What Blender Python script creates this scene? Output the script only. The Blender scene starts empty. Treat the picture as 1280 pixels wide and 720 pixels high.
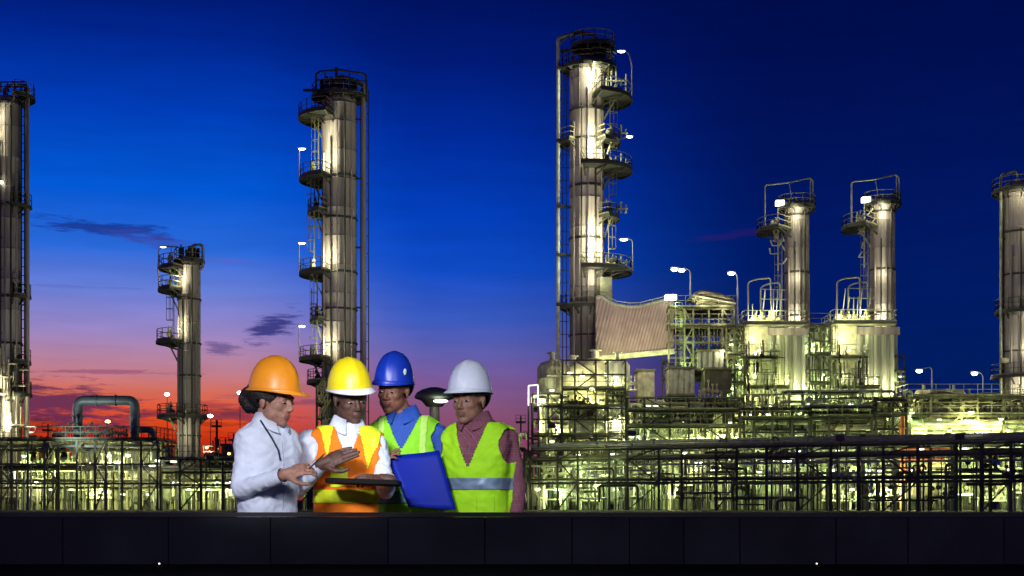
import bpy, bmesh, math, random
from mathutils import Vector, Matrix, noise, Euler
from mathutils.bvhtree import BVHTree
random.seed(11)
S = bpy.context.scene
C = S.collection
PI = math.pi
F = 1778.0          # focal length in photograph pixels (50 mm lens)
EYE = 0.925
def X(px, Y): return (px - 640.0) / F * Y
def Z(py, Y): return EYE - (py - 625.0) / F * Y
def W(px, py, Y): return Vector((X(px, Y), Y, Z(py, Y)))

# ------------------------------------------------------------------ mesh builder
class MB:
    def __init__(s): s.v = []; s.f = []; s.sm = []
    def add(s, vs, fs, smooth=False):
        o = len(s.v); s.v.extend([tuple(v) for v in vs])
        for f in fs: s.f.append(tuple(i + o for i in f)); s.sm.append(smooth)
    def box(s, x0, x1, y0, y1, z0, z1):
        if x0 > x1: x0, x1 = x1, x0
        if y0 > y1: y0, y1 = y1, y0
        if z0 > z1: z0, z1 = z1, z0
        s.add([(x0,y0,z0),(x1,y0,z0),(x1,y1,z0),(x0,y1,z0),(x0,y0,z1),(x1,y0,z1),(x1,y1,z1),(x0,y1,z1)],
              [(0,3,2,1),(4,5,6,7),(0,1,5,4),(1,2,6,5),(2,3,7,6),(3,0,4,7)])
        return s
    def bar(s, p0, p1, w, h=None):
        p0 = Vector(p0); p1 = Vector(p1); h = h or w
        d = (p1 - p0)
        if d.length < 1e-6: return s
        d.normalize()
        up = Vector((0,0,1)) if abs(d.z) < .95 else Vector((0,1,0))
        a = d.cross(up).normalized(); b = a.cross(d).normalized()
        vs = []
        for p in (p0, p1):
            for i, j in ((-1,-1),(1,-1),(1,1),(-1,1)): vs.append(p + a*(w/2*i) + b*(h/2*j))
        s.add(vs, [(0,1,2,3),(7,6,5,4),(0,4,5,1),(1,5,6,2),(2,6,7,3),(3,7,4,0)])
        return s
    def ibeam(s, p0, p1, w):   # simple I section
        p0 = Vector(p0); p1 = Vector(p1); d = (p1-p0).normalized()
        up = Vector((0,0,1)) if abs(d.z) < .95 else Vector((0,1,0))
        a = d.cross(up).normalized(); b = a.cross(d).normalized()
        s.bar(p0, p1, w*.22, w*.9)
        for k in (-1, 1):
            o = b*(w*.45*k)
            s.bar(p0+o, p1+o, w, w*.13)
        return s
    def tube(s, p0, p1, r0, r1=None, n=10, caps=True):
        p0 = Vector(p0); p1 = Vector(p1); r1 = r0 if r1 is None else r1
        d = p1 - p0
        if d.length < 1e-6: return s
        d.normalize()
        up = Vector((0,0,1)) if abs(d.z) < .95 else Vector((0,1,0))
        a = d.cross(up).normalized(); b = a.cross(d).normalized()
        vs = []
        for p, r in ((p0, r0), (p1, r1)):
            for i in range(n):
                t = 2*PI*i/n; vs.append(p + a*(r*math.cos(t)) + b*(r*math.sin(t)))
        s.add(vs, [(i, (i+1)%n, n+(i+1)%n, n+i) for i in range(n)], True)
        if caps: s.add(vs, [tuple(range(n-1,-1,-1)), tuple(range(n, 2*n))])
        return s
    def path(s, pts, r, n=8, bend=0.0, caps=True):
        pts = [Vector(p) for p in pts]
        if bend > 0 and len(pts) > 2:
            q = [pts[0]]
            for i in range(1, len(pts)-1):
                a, b, c = pts[i-1], pts[i], pts[i+1]
                u = (a-b); v = (c-b); l = min(bend, u.length*.49, v.length*.49)
                u.normalize(); v.normalize()
                A = b+u*l; B = b+v*l
                for k in range(6):
                    t = k/5; q.append(A*(1-t)**2 + b*2*t*(1-t) + B*t*t)
            q.append(pts[-1]); pts = q
        vs = []; m = len(pts); prev = None
        for i, p in enumerate(pts):
            d = (pts[min(i+1,m-1)] - pts[max(i-1,0)]).normalized()
            if prev is None:
                up = Vector((0,0,1)) if abs(d.z) < .9 else Vector((0,1,0))
                a = d.cross(up).normalized()
            else:
                a = (prev - d*prev.dot(d))
                a = a.normalized() if a.length > 1e-5 else d.orthogonal().normalized()
            prev = a; b = a.cross(d).normalized()
            rr = r[i] if isinstance(r, (list, tuple)) else r
            for k in range(n):
                t = 2*PI*k/n; vs.append(p + a*(rr*math.cos(t)) + b*(rr*math.sin(t)))
        fs = [(i*n+k, i*n+(k+1)%n, (i+1)*n+(k+1)%n, (i+1)*n+k) for i in range(m-1) for k in range(n)]
        s.add(vs, fs, True)
        if caps: s.add(vs, [tuple(range(n-1,-1,-1)), tuple(range((m-1)*n, m*n))])
        return s
    def lathe(s, c, prof, n=32, a0=0, a1=2*PI, smooth=True, axis='z'):
        full = abs(a1-a0-2*PI) < 1e-4; m = n if full else n+1
        vs = []
        for r, z in prof:
            for i in range(m):
                t = a0 + (a1-a0)*i/n
                if axis == 'z': vs.append((c[0]+r*math.cos(t), c[1]+r*math.sin(t), c[2]+z))
                elif axis == 'x': vs.append((c[0]+z, c[1]+r*math.cos(t), c[2]+r*math.sin(t)))
                else: vs.append((c[0]+r*math.cos(t), c[1]+z, c[2]+r*math.sin(t)))
        fs = []
        for j in range(len(prof)-1):
            for i in range(n):
                k = (i+1) % m
                fs.append((j*m+i, j*m+k, (j+1)*m+k, (j+1)*m+i))
        s.add(vs, fs, smooth); return s
    def sector(s, c, r0, r1, a0, a1, z0, z1, n=16):
        pr = [(r0,z0),(r1,z0),(r1,z1),(r0,z1),(r0,z0)]
        s.lathe((c[0],c[1],0), pr, n, a0, a1, smooth=False)
        for a in (a0, a1):
            ca, sa = math.cos(a), math.sin(a)
            s.add([(c[0]+r*ca, c[1]+r*sa, z) for r, z in pr[:4]], [(0,1,2,3)])
        return s
    def ellips(s, c, r, M=None, n=20, m=12):
        vs = []; fs = []
        for j in range(m+1):
            ph = PI*j/m
            for i in range(n):
                t = 2*PI*i/n
                p = Vector((r[0]*math.sin(ph)*math.cos(t), r[1]*math.sin(ph)*math.sin(t), r[2]*math.cos(ph)))
                if M is not None: p = M @ p
                vs.append(p + Vector(c))
        for j in range(m):
            for i in range(n): fs.append((j*n+i, (j+1)*n+i, (j+1)*n+(i+1)%n, j*n+(i+1)%n))
        s.add(vs, fs, True); return s

SLANT = [0.0, 0.0]     # the front rack runs aslant: its right end stands nearer
def slant(p):
    p = Vector(p); return Vector((p.x, p.y + 7*(SLANT[0] != 0) - SLANT[0]*(p.x - SLANT[1]), p.z))
def mesh_of(name, mb, base=(0,0,0)):
    me = bpy.data.meshes.new(name)
    b = Vector(base)
    me.from_pydata([tuple(slant(v) - b) for v in mb.v], [], mb.f)
    me.polygons.foreach_set('use_smooth', mb.sm)
    me.update(); return me
BASE = {}
def thing(name, label, cat, loc, group=None):
    loc = slant(loc); o = bpy.data.objects.new(name, None); C.objects.link(o); o.location = loc
    o.empty_display_size = .3
    o['label'] = label; o['category'] = cat
    if group: o['group'] = group
    BASE[o.name] = Vector(loc); return o
def part(name, mb, mat, parent, label=None, stuff=False):
    b = BASE[parent.name]
    o = bpy.data.objects.new(name, mesh_of(name, mb, b)); C.objects.link(o)
    o.data.materials.append(mat); o.parent = parent
    if parent.type == 'MESH' or parent.parent: pass
    BASE[o.name] = b
    if label: o['label'] = label
    if stuff: o['kind'] = 'stuff'
    return o
def solo(name, mb, mat, label, cat, loc, group=None, kind=None):
    loc = slant(loc); o = bpy.data.objects.new(name, mesh_of(name, mb, loc)); C.objects.link(o); o.location = loc
    o.data.materials.append(mat); BASE[o.name] = Vector(loc)
    if kind: o['kind'] = kind
    if label: o['label'] = label
    if cat: o['category'] = cat
    if group: o['group'] = group
    return o
LS = .42
def point(parent, p, w, col=(1,.9,.6), r=.25):
    w = w*LS
    l = bpy.data.lights.new('lamp_glow', 'POINT'); l.energy = w; l.color = col; l.shadow_soft_size = r
    o = bpy.data.objects.new('lamp_glow', l); C.objects.link(o); o.parent = parent
    o.location = Vector(p) - BASE[parent.name]; return o

# ------------------------------------------------------------------ materials
def mat(name, col, rough=.6, metal=0.0, var=.25, scale=2.0, stretch=(1,1,1), bump=0.0, dirt=None, dirt_amt=.4, dscale=.6, rnd=.12, emit=None, estr=0, spec=.5):
    m = bpy.data.materials.new(name); m.use_nodes = True; N = m.node_tree.nodes; L = m.node_tree.links
    b = N['Principled BSDF']; b.inputs['Roughness'].default_value = rough; b.inputs['Metallic'].default_value = metal
    b.inputs['Specular IOR Level'].default_value = spec
    tc = N.new('ShaderNodeTexCoord'); mp = N.new('ShaderNodeMapping'); mp.inputs['Scale'].default_value = stretch
    L.new(tc.outputs['Object'], mp.inputs['Vector'])
    oi = N.new('ShaderNodeObjectInfo')
    nz = N.new('ShaderNodeTexNoise'); nz.inputs['Scale'].default_value = scale; nz.inputs['Detail'].default_value = 6
    L.new(mp.outputs[0], nz.inputs['Vector'])
    mr = N.new('ShaderNodeMapRange'); mr.inputs[1].default_value = .3; mr.inputs[2].default_value = .7
    mr.inputs[3].default_value = 1-var; mr.inputs[4].default_value = 1+var; L.new(nz.outputs[0], mr.inputs[0])
    r2 = N.new('ShaderNodeMapRange'); r2.inputs[3].default_value = 1-rnd; r2.inputs[4].default_value = 1+rnd; L.new(oi.outputs['Random'], r2.inputs[0])
    mu = N.new('ShaderNodeMath'); mu.operation = 'MULTIPLY'; L.new(mr.outputs[0], mu.inputs[0]); L.new(r2.outputs[0], mu.inputs[1])
    vm = N.new('ShaderNodeVectorMath'); vm.operation = 'SCALE'; vm.inputs[0].default_value = col[:3]; L.new(mu.outputs[0], vm.inputs['Scale'])
    out = vm.outputs[0]
    if dirt:
        n2 = N.new('ShaderNodeTexNoise'); n2.inputs['Scale'].default_value = dscale; n2.inputs['Detail'].default_value = 8; n2.inputs['Roughness'].default_value = .7
        L.new(mp.outputs[0], n2.inputs['Vector'])
        m3 = N.new('ShaderNodeMapRange'); m3.inputs[1].default_value = .45; m3.inputs[2].default_value = .7; m3.inputs[4].default_value = dirt_amt
        L.new(n2.outputs[0], m3.inputs[0])
        mx = N.new('ShaderNodeMix'); mx.data_type = 'RGBA'; L.new(m3.outputs[0], mx.inputs[0]); L.new(out, mx.inputs[6]); mx.inputs[7].default_value = (*dirt, 1)
        out = mx.outputs[2]
    L.new(out, b.inputs['Base Color'])
    if bump:
        bp = N.new('ShaderNodeBump'); bp.inputs['Strength'].default_value = bump; bp.inputs['Distance'].default_value = .02
        L.new(nz.outputs[0], bp.inputs['Height']); L.new(bp.outputs[0], b.inputs['Normal'])
    if emit:
        m.cycles.emission_sampling = 'NONE'
        b.inputs['Emission Color'].default_value = (*emit, 1); b.inputs['Emission Strength'].default_value = estr
    return m
M = {}
M['clad']   = mat('weathered_cladding', (.36,.335,.32), .6, .15, .38, 3.2, (1,1,.035), dirt=(.11,.075,.055), dirt_amt=.65, dscale=1.6)
M['cladg']  = mat('galvanised_cladding', (.38,.41,.33), .6, .1, .35, 3.5, (1,1,.05), dirt=(.10,.10,.06), dirt_amt=.5)
M['steel']  = mat('galvanised_steel', (.30,.31,.27), .5, .4, .25, 2.0, rnd=.3)
M['dark']   = mat('dark_painted_steel', (.035,.04,.03), .6, .0, .3, 1.5, rnd=.3)
M['olive']  = mat('olive_painted_steel', (.16,.17,.09), .6, .0, .3, 1.5, rnd=.3)
M['pale']   = mat('pale_painted_metal', (.44,.50,.34), .55, .1, .35, 1.4, dirt=(.14,.12,.06), dirt_amt=.5, dscale=1.2, rnd=.3)
M['cream']  = mat('cream_painted_metal', (.52,.52,.34), .55, .1, .35, 1.4, dirt=(.16,.12,.06), dirt_amt=.4, dscale=1.2, rnd=.2)
M['pink']   = mat('oxidised_duct_cladding', (.36,.31,.285), .55, .2, .2, .8, (1,1,.3), dirt=(.12,.08,.07), dirt_amt=.5)
M['teal']   = mat('grey_green_pipe_paint', (.15,.18,.165), .5, .2, .2, .8, rnd=.05)
M['rust']   = mat('orange_primer_pipe', (.42,.13,.04), .6, .0, .3, 1.0)
M['bluem']  = mat('blue_enclosure_paint', (.03,.09,.36), .5, .0, .2, 1.0)
M['conc']   = mat('dark_stained_concrete', (.070,.076,.090), .85, .0, .30, 1.8, bump=.3, rnd=.10, spec=.2, dirt=(.05,.045,.045), dirt_amt=.6)
M['ground'] = mat('black_soil', (.012,.013,.009), .95, .0, .5, 3.0, bump=.5, spec=.1, rnd=0)
def lampmat(name, col, s): return mat(name, (.8,.8,.8), emit=col, estr=s, var=0)
M['lamp']  = lampmat('lamp_lens_white', (1,.95,.80), 14)
M['lampw'] = lampmat('lamp_lens_cold', (.85,.95,1), 18)
M['lampo'] = lampmat('lamp_lens_orange', (1,.45,.12), 9)
M['tube']  = lampmat('tube_lens', (.97,1,.78), 4)
M['dim'] = lampmat('dim_tube', (1,.98,.9), 1.1)

# ------------------------------------------------------------------ camera, world
cam = bpy.data.cameras.new('camera'); co = bpy.data.objects.new('camera', cam); C.objects.link(co)
co.location = (0,0,EYE); co.rotation_euler = (PI/2,0,0); cam.lens = 50.0; cam.sensor_width = 36; cam.shift_y = 265/1280
cam.clip_end = 6000; S.camera = co
S.view_settings.view_transform = 'Standard'; S.view_settings.look = 'None'; S.view_settings.exposure = 0; S.view_settings.gamma = 1
def srgb(r,g,b):
    def f(c):
        c /= 255
        return c/12.92 if c <= .04045 else ((c+.055)/1.055)**2.4
    return (f(r),f(g),f(b),1)
wd = bpy.data.worlds.new('World'); S.world = wd; wd.use_nodes = True
N = wd.node_tree.nodes; L = wd.node_tree.links; N.clear()
def nd(t, **k):
    n = N.new(t)
    for a, v in k.items(): setattr(n, a, v)
    return n
def mth(op, a, b=None, clamp=False):
    n = nd('ShaderNodeMath', operation=op, use_clamp=clamp)
    for i, q in enumerate((a, b)):
        if q is None: continue
        if isinstance(q, (int, float)): n.inputs[i].default_value = q
        else: L.new(q, n.inputs[i])
    return n.outputs[0]
tc = nd('ShaderNodeTexCoord'); sx = nd('ShaderNodeSeparateXYZ'); L.new(tc.outputs['Generated'], sx.inputs[0])
hl = mth('SQRT', mth('ADD', mth('MULTIPLY', sx.outputs[0], sx.outputs[0]), mth('MULTIPLY', sx.outputs[1], sx.outputs[1])))
elev = mth('DIVIDE', sx.outputs[2], mth('MAXIMUM', hl, .001))          # tangent of the elevation
azim = mth('ARCTAN2', sx.outputs[0], sx.outputs[1])                    # 0 straight ahead, + to the right
def ramp(fac, stops, lin=True):
    r = nd('ShaderNodeValToRGB'); e = r.color_ramp.elements
    r.color_ramp.interpolation = 'LINEAR'
    while len(e) < len(stops): e.new(.5)
    for i, (p, c) in enumerate(stops): e[i].position = p; e[i].color = c
    L.new(fac, r.inputs[0]); return r.outputs[0]
ef = mth('MULTIPLY', elev, 1.6, True)
def E(py): return (625-py)/F*1.6
def sky(stops):
    st = [(0.0, srgb(*stops[0][1]))] + [(E(p), srgb(*c)) for p, c in stops] + [(.6, srgb(0,14,70)), (1.0, srgb(0,8,40))]
    return ramp(ef, st)
left = sky([(575,(120,34,20)),(548,(200,50,18)),(530,(222,74,28)),(512,(226,90,54)),(492,(212,110,92)),(472,(196,126,138)),(448,(178,132,166)),(420,(152,134,196)),(370,(102,126,214)),(320,(40,104,216)),(250,(2,88,212)),(150,(0,60,182)),(60,(0,36,140)),(0,(0,24,112))])
mid  = sky([(575,(140,66,84)),(545,(140,74,100)),(510,(134,84,122)),(480,(126,90,150)),(440,(96,96,176)),(400,(58,90,190)),(340,(16,76,198)),(270,(2,62,186)),(170,(0,42,154)),(80,(0,26,118)),(0,(0,18,96))])
right= sky([(560,(2,28,92)),(500,(1,28,94)),(440,(0,28,98)),(380,(0,27,100)),(300,(0,24,98)),(220,(0,20,92)),(150,(0,17,86)),(80,(0,14,80)),(0,(0,12,74))])
def mixc(f, a, b):
    n = nd('ShaderNodeMix', data_type='RGBA'); L.new(f, n.inputs[0])
    for i, q in ((6, a), (7, b)):
        if isinstance(q, tuple): n.inputs[i].default_value = q
        else: L.new(q, n.inputs[i])
    return n.outputs[2]
def mrange(v, a, b, c=0., d=1., smooth=True):
    n = nd('ShaderNodeMapRange', interpolation_type='SMOOTHSTEP' if smooth else 'LINEAR')
    L.new(v, n.inputs[0])
    for i, q in enumerate((a,b,c,d)): n.inputs[i+1].default_value = q
    return n.outputs[0]
def AZ(px): return math.atan((px-640)/F)
c1 = mixc(mrange(azim, AZ(270), AZ(545)), left, mid)
c2 = mixc(mrange(azim, AZ(560), AZ(980)), c1, right)
# thin dusk clouds, each a long bank with a ragged edge
cmb = nd('ShaderNodeCombineXYZ'); L.new(mth('MULTIPLY', azim, 30.), cmb.inputs[0]); L.new(mth('MULTIPLY', elev, 210.), cmb.inputs[1])
nz = nd('ShaderNodeTexNoise'); nz.inputs['Scale'].default_value = 1.0; nz.inputs['Detail'].default_value = 7; nz.inputs['Roughness'].default_value = .68
L.new(cmb.outputs[0], nz.inputs['Vector'])
def cloud(px, py, w, h, amt, tilt=0.):
    dx = mth('SUBTRACT', azim, AZ(px)); dy = mth('SUBTRACT', elev, (625-py)/F)
    dy = mth('SUBTRACT', dy, mth('MULTIPLY', dx, tilt))
    a = mth('DIVIDE', dx, w/F); b = mth('DIVIDE', dy, h/F)
    d = mth('SQRT', mth('ADD', mth('MULTIPLY', a, a), mth('MULTIPLY', b, b)))
    d = mth('SUBTRACT', d, mth('MULTIPLY', mth('SUBTRACT', nz.outputs[0], .5), 4.2))
    return mrange(d, 1.15, .35, 0., amt)
col = c2
for (px,py,w,h,a,t,cc) in [(128,298,75,11,.85,-.05,srgb(22,52,140)),(185,309,60,8,.5,-.12,srgb(60,70,160)),(338,412,34,15,.9,.35,srgb(48,50,125)),
      (275,440,22,9,.7,-.1,srgb(90,72,135)),(120,471,110,3.0,.7,.0,srgb(150,80,120)),(70,512,115,27,.9,-.14,srgb(88,42,84)),(240,519,110,8,.75,.04,srgb(120,44,62)),(300,524,70,6,.7,-.03,srgb(110,46,74)),(370,505,60,5,.6,.05,srgb(120,64,104)),
      (270,510,50,5,.5,0,srgb(120,50,80)),(915,298,55,5,.35,.1,srgb(50,20,100)),(90,370,80,2.2,.3,.0,srgb(90,90,180)),(255,330,60,2.,.35,-.05,srgb(120,80,170)),
      (150,540,120,3.5,.5,0,srgb(120,24,14)),(585,535,60,5,.4,.1,srgb(190,90,90)),(265,532,50,4,.5,0,srgb(130,40,30)),(45,536,36,10,.5,0,srgb(90,30,40)),(320,497,60,4,.35,0,srgb(120,70,110))]:
    col = mixc(cloud(px,py,w,h,a,t), col, cc)
nz2 = nd('ShaderNodeTexNoise'); nz2.inputs['Scale'].default_value = .5; nz2.inputs['Detail'].default_value = 5; L.new(cmb.outputs[0], nz2.inputs['Vector'])
vmx = nd('ShaderNodeVectorMath', operation='SCALE'); L.new(col, vmx.inputs[0]); L.new(mrange(nz2.outputs[0], .25, .75, .93, 1.07, False), vmx.inputs['Scale'])
bg = nd('ShaderNodeBackground'); L.new(vmx.outputs[0], bg.inputs[0]); bg.inputs[1].default_value = 1.0
nish = nd('ShaderNodeTexSky', sky_type='NISHITA'); nish.sun_disc = False; nish.sun_elevation = math.radians(-3.0); nish.sun_rotation = math.radians(-18)
bg2 = nd('ShaderNodeBackground'); L.new(nish.outputs[0], bg2.inputs[0]); bg2.inputs[1].default_value = .001
ad = nd('ShaderNodeAddShader'); L.new(bg.outputs[0], ad.inputs[0]); L.new(bg2.outputs[0], ad.inputs[1])
wo = nd('ShaderNodeOutputWorld'); L.new(ad.outputs[0], wo.inputs[0])
sun = bpy.data.lights.new('sun', 'SUN'); sun.energy = .03; sun.angle = math.radians(10); sun.color = (1,.5,.3)
so = bpy.data.objects.new('sun', sun); C.objects.link(so); so.rotation_euler = (math.radians(88), 0, math.radians(180-(-18)))

# ------------------------------------------------------------------ ground and wall
WY = 7.2
gr = MB()
xs = [-3000,-900,-300,-120,-60,-30]+[-20+i*.8 for i in range(51)]+[30,60,120,300,900,3000]
ys = [-600,-60,-10,0,2.2,2.6,3.0,3.4,3.8,4.2,4.6,5.0,5.3,5.6,5.9,6.2,6.5,6.8,7.1,7.25,7.3,7.31,7.6,8.2,9.5,12,18,30,60,100,160,260,500,1500,4500]
def gz(x, y):
    n = noise.noise(Vector((x*1.7, y*2.3, 3.1)))*.012 if abs(x) < 20 and y < 12 else 0
    if y < 2.2: return -.66+n
    if y < 5.9: 
        t = (y-2.2)/3.7; t = t*t*(3-2*t); return -.66 + 1.26*t + n
    if y <= 7.3: return .60 + (n if y < 7 else 0)
    return 0.0
vs = [(x, y, gz(x,y)) for y in ys for x in xs]; nx = len(xs)
gr.add(vs, [(j*nx+i, j*nx+i+1, (j+1)*nx+i+1, (j+1)*nx+i) for j in range(len(ys)-1) for i in range(nx-1)], True)
solo('ground', gr, M['ground'], None, None, (0,0,0), kind='structure')
wt = thing('retaining_wall', 'long low dark concrete retaining wall of jointed panels in front of the workers', 'wall', (0,WY,.0))
joints = [338,485,606,715,787,855,925,1045,1135,1255]
jx = [X(p, WY) for p in joints]; a = jx[0]
while a > -9: a -= random.uniform(.45,.6); jx.insert(0, a)
a = jx[-1]
while a < 9: a += random.uniform(.45,.6); jx.append(a)
for i in range(len(jx)-1):
    m = MB(); x0, x1 = jx[i]+.003, jx[i+1]-.003; y0 = WY+random.uniform(-.0015,.0015); ch = .006
    zt = .838
    prof = [(y0,-.3),(y0,zt-ch),(y0+ch,zt),(WY+.11,zt),(WY+.11,-.3)]
    pv = [(x0,y,z) for y,z in prof]+[(x1,y,z) for y,z in prof]; k = 5
    m.add(pv, [(j, j+k, j+k+1, j+1) for j in range(k-1)]+[(4,9,5,0)][:0]+[tuple(range(k)), tuple(range(2*k-1,k-1,-1))])
    part('wall_panel', m, M['conc'], wt)
m = MB(); m.box(jx[0], jx[-1], WY+.008, WY+.105, -.3, .835); part('joint_filler', m, mat('black_joint_mortar',(.006,.006,.007),.9,spec=.1), wt)
m = MB(); m.box(jx[0], jx[-1], WY-.006, WY+.125, .840, .862); part('coping', m, mat('coping_concrete', (.10,.095,.09), .7, 0, .2, 3, spec=.3), wt)
for k, (px, py) in enumerate([(199,702),(1021,703)]):
    gx = X(px, 6.95); lb = ['small white marker light in the dark earth at the left end of the wall','small white marker light in the dark earth below the twin stacks','small white marker light in the dark earth at the far right of the wall foot'][k]
    t = thing('marker_light', lb, 'light', (gx,6.95,.6), 'marker lights at the foot of the wall')
    m = MB(); m.tube((gx,6.95,.585),(gx,6.95,.612),.006,n=8); part('housing', m, M['dark'], t)
    m = MB(); m.ellips((gx,6.95,.614),(.0038,.0038,.0034),n=8,m=6); part('lens', m, M['tube'], t)
# ------------------------------------------------------------------ helpers for plant steelwork
def rail(mb, pts, h=1.1, sp=1.6, r=.035, closed=False):
    pts = [Vector(p) for p in pts]
    if closed: pts.append(pts[0])
    for i in range(len(pts)-1):
        a, b = pts[i], pts[i+1]; L_ = (b-a).length
        for hh in (h, h*.55): mb.bar(a+Vector((0,0,hh)), b+Vector((0,0,hh)), r*1.6)
        mb.bar(a+Vector((0,0,.08)), b+Vector((0,0,.08)), .02, .15)
        n = max(1, int(L_/sp))
        for k in range(n+1): q = a.lerp(b, k/n); mb.bar(q, q+Vector((0,0,h)), r*1.5)
def ladder(mb, x, y, z0, z1, ang, cage=True):
    ux, uy = -math.sin(ang), math.cos(ang); ox, oy = math.cos(ang), math.sin(ang)
    for s in (-.25,.25): mb.bar((x+ux*s,y+uy*s,z0),(x+ux*s,y+uy*s,z1),.06)
    z = z0
    while z < z1: mb.bar((x-ux*.25,y-uy*.25,z),(x+ux*.25,y+uy*.25,z),.04); z += .45
    if cage:
        z = z0+2.2
        prev = None
        while z < z1+.9:
            ring = []
            for k in range(7):
                t = -PI/2 + PI*k/6
                ring.append(Vector((x + ux*.38*math.sin(t) + ox*.75*math.cos(t), y + uy*.38*math.sin(t) + oy*.75*math.cos(t), z)))
            for k in range(6): mb.bar(ring[k], ring[k+1], .05)
            if prev:
                for k in (1,3,5): mb.bar(prev[k], ring[k], .04)
            prev = ring; z += 1.2
WARM = (1,.91,.58); GREEN = (.78,1,.42); YEL = (.97,.95,.40)
def wpt(parent, p, w, col=WARM, r=.3): point(parent, p, w, col, r)

def platform(T, cx, cy, r0, r1, a0, a1, z, matd='dark', parent_label=None, lit=False):
    m = MB(); m.sector((cx,cy), r0+.02, r1, a0, a1, z-.12, z, 18)
    m.sector((cx,cy), r1-.05, r1, a0, a1, z-.32, z-.121, 18)
    nb = max(2, int((a1-a0)/.6))
    for k in range(nb+1):
        t = a0+.03+(a1-a0-.06)*k/nb; ca, sa = math.cos(t), math.sin(t)
        m.bar((cx+r0*ca,cy+r0*sa,z-.9),(cx+(r1-.1)*ca,cy+(r1-.1)*sa,z-.2),.12)
        m.bar((cx+r0*ca,cy+r0*sa,z-.2),(cx+(r1-.1)*ca,cy+(r1-.1)*sa,z-.2),.1,.14)
    p = part('platform', m, M[matd], T)
    g = MB(); n = max(4, int((a1-a0)*(r1)/1.2)); pts = [(cx+(r1-.08)*math.cos(a0+(a1-a0)*k/n), cy+(r1-.08)*math.sin(a0+(a1-a0)*k/n), z+.004) for k in range(n+1)]
    rail(g, pts, 1.15, 9, .04)
    if a1-a0 < 6:
        for a in (a0,a1): rail(g, [(cx+r0*math.cos(a),cy+r0*math.sin(a),z+.004),(cx+(r1-.08)*math.cos(a),cy+(r1-.08)*math.sin(a),z+.004)],1.15,1.2,.04)
    part('railing', g, M['olive' if matd=='dark' else 'steel'], p)
    if r1-r0 > 1.2:
        q = MB(); am = (a0+a1)/2; rm = r0+(r1-r0)*.45
        q.bar((cx+rm*math.cos(am-.5),cy+rm*math.sin(am-.5),z+.25),(cx+rm*math.cos(am+.5),cy+rm*math.sin(am+.5),z+.25),.14)
        for k in range(7):
            an = am+random.uniform(-.5,.5); x_, y_ = cx+rm*math.cos(an), cy+rm*math.sin(an); h_ = random.uniform(.5,1.7)
            q.tube((x_,y_,z),(x_,y_,z+h_),.07,n=6); q.box(x_-.16,x_+.16,y_-.12,y_+.12,z+h_*.6,z+h_*.6+.3)
        q.bar((cx+rm*math.cos(am),cy+rm*math.sin(am),z-.1),(cx+r0*math.cos(am),cy+r0*math.sin(am),z-2.2),.16)
        part('fittings', q, M[random.choice(['dark','olive','pale'])], p)
    return p
def lamp_arm(T, pts, lit='lamp', w=0, head=(.9,.5,.18), col=WARM, glow=None, pole='steel'):
    m = MB(); m.path(pts, .055, 8, .3); a = part('lamp_arm', m, M[pole], T)
    e = Vector(pts[-1]); h = MB(); h.box(e.x-head[0]/2,e.x+head[0]/2,e.y-head[1]/2,e.y+head[1]/2,e.z,e.z+head[2]*.45)
    part('lamp_head', h, M['steel'], a)
    q = MB(); q.ellips((e.x,e.y,e.z-.01),(head[0]*.38,head[1]*.4,head[2]*.7),n=14,m=8); part('lens', q, M[lit], a)
    if w: wpt(T, glow if glow else (e.x, e.y-.4, e.z-.6), w, col)

def column(name, label, cx_px, w_px, top, Y, plats, rings=(), riser=None, ladder_a=None, zb=0.0, matn='clad', head='dome', seam=3.0):
    s = Y/F; cx, cy = X(cx_px, Y), Y; R = w_px*s/2; zt = Z(top, Y)
    T = thing(name, label, 'process tower', (cx,cy,zb))
    m = MB(); prof = [(R*1.18,zb),(R*1.18,zb+.4),(R*1.12,zb+.5),(R,zb+1.6)]
    z = zb+1.6
    while z < zt-.6:
        z2 = min(z+seam, zt-.3)
        prof += [(R,z+.02),(R,z2-.08),(R*1.012+.02,z2-.06),(R*1.012+.02,z2-.01),(R,z2)]
        z = z2
    prof.append((R,zt))
    if head == 'dome': prof += [(R*.97,zt+R*.2),(R*.8,zt+R*.4),(R*.5,zt+R*.53),(0.01,zt+R*.6)]
    else: prof += [(R*1.06,zt+.02),(R*1.06,zt+.25),(R*.9,zt+.25),(R*.9,zt-.5),(.01,zt-.5)]
    m.lathe((cx,cy,0), prof, 48)
    # vertical sheet laps
    for k in range(14):
        a = 2*PI*k/14+.2
        m.bar((cx+R*math.cos(a),cy+R*math.sin(a),zb+1.7),(cx+R*math.cos(a),cy+R*math.sin(a),zt-.1),.05)
    part('shell', m, M[matn], T)
    for k, (an, r_, mt_) in enumerate(((-1.15,.09,'dark'),(-1.55,.06,'clad'),(-1.9,.07,'dark'),(-2.35,.11,'clad'),(-.75,.08,'clad'))):
        q = MB(); px_, py_ = cx+(R+.2)*math.cos(an), cy+(R+.2)*math.sin(an); z_ = zb+1.7; e_ = zt-(.6+k*1.7)
        q.tube((px_,py_,z_),(px_,py_,e_),r_,n=8)
        while z_ < e_: q.bar((cx+R*.97*math.cos(an),cy+R*.97*math.sin(an),z_),(px_,py_,z_),.09); z_ += 3.1
        part('conduit', q, M[mt_], T)
    for py in rings:
        z = Z(py,Y); q = MB(); q.lathe((cx,cy,z),[(R+.01,-.08),(R+.13,-.08),(R+.13,.08),(R+.01,.08)],32); part('stiffening_ring', q, M['dark'], T)
    for (py, r1, a0, a1) in plats:
        platform(T, cx, cy, R, R+r1, a0, a1, Z(py, Y))
    return T, cx, cy, R, s

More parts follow.
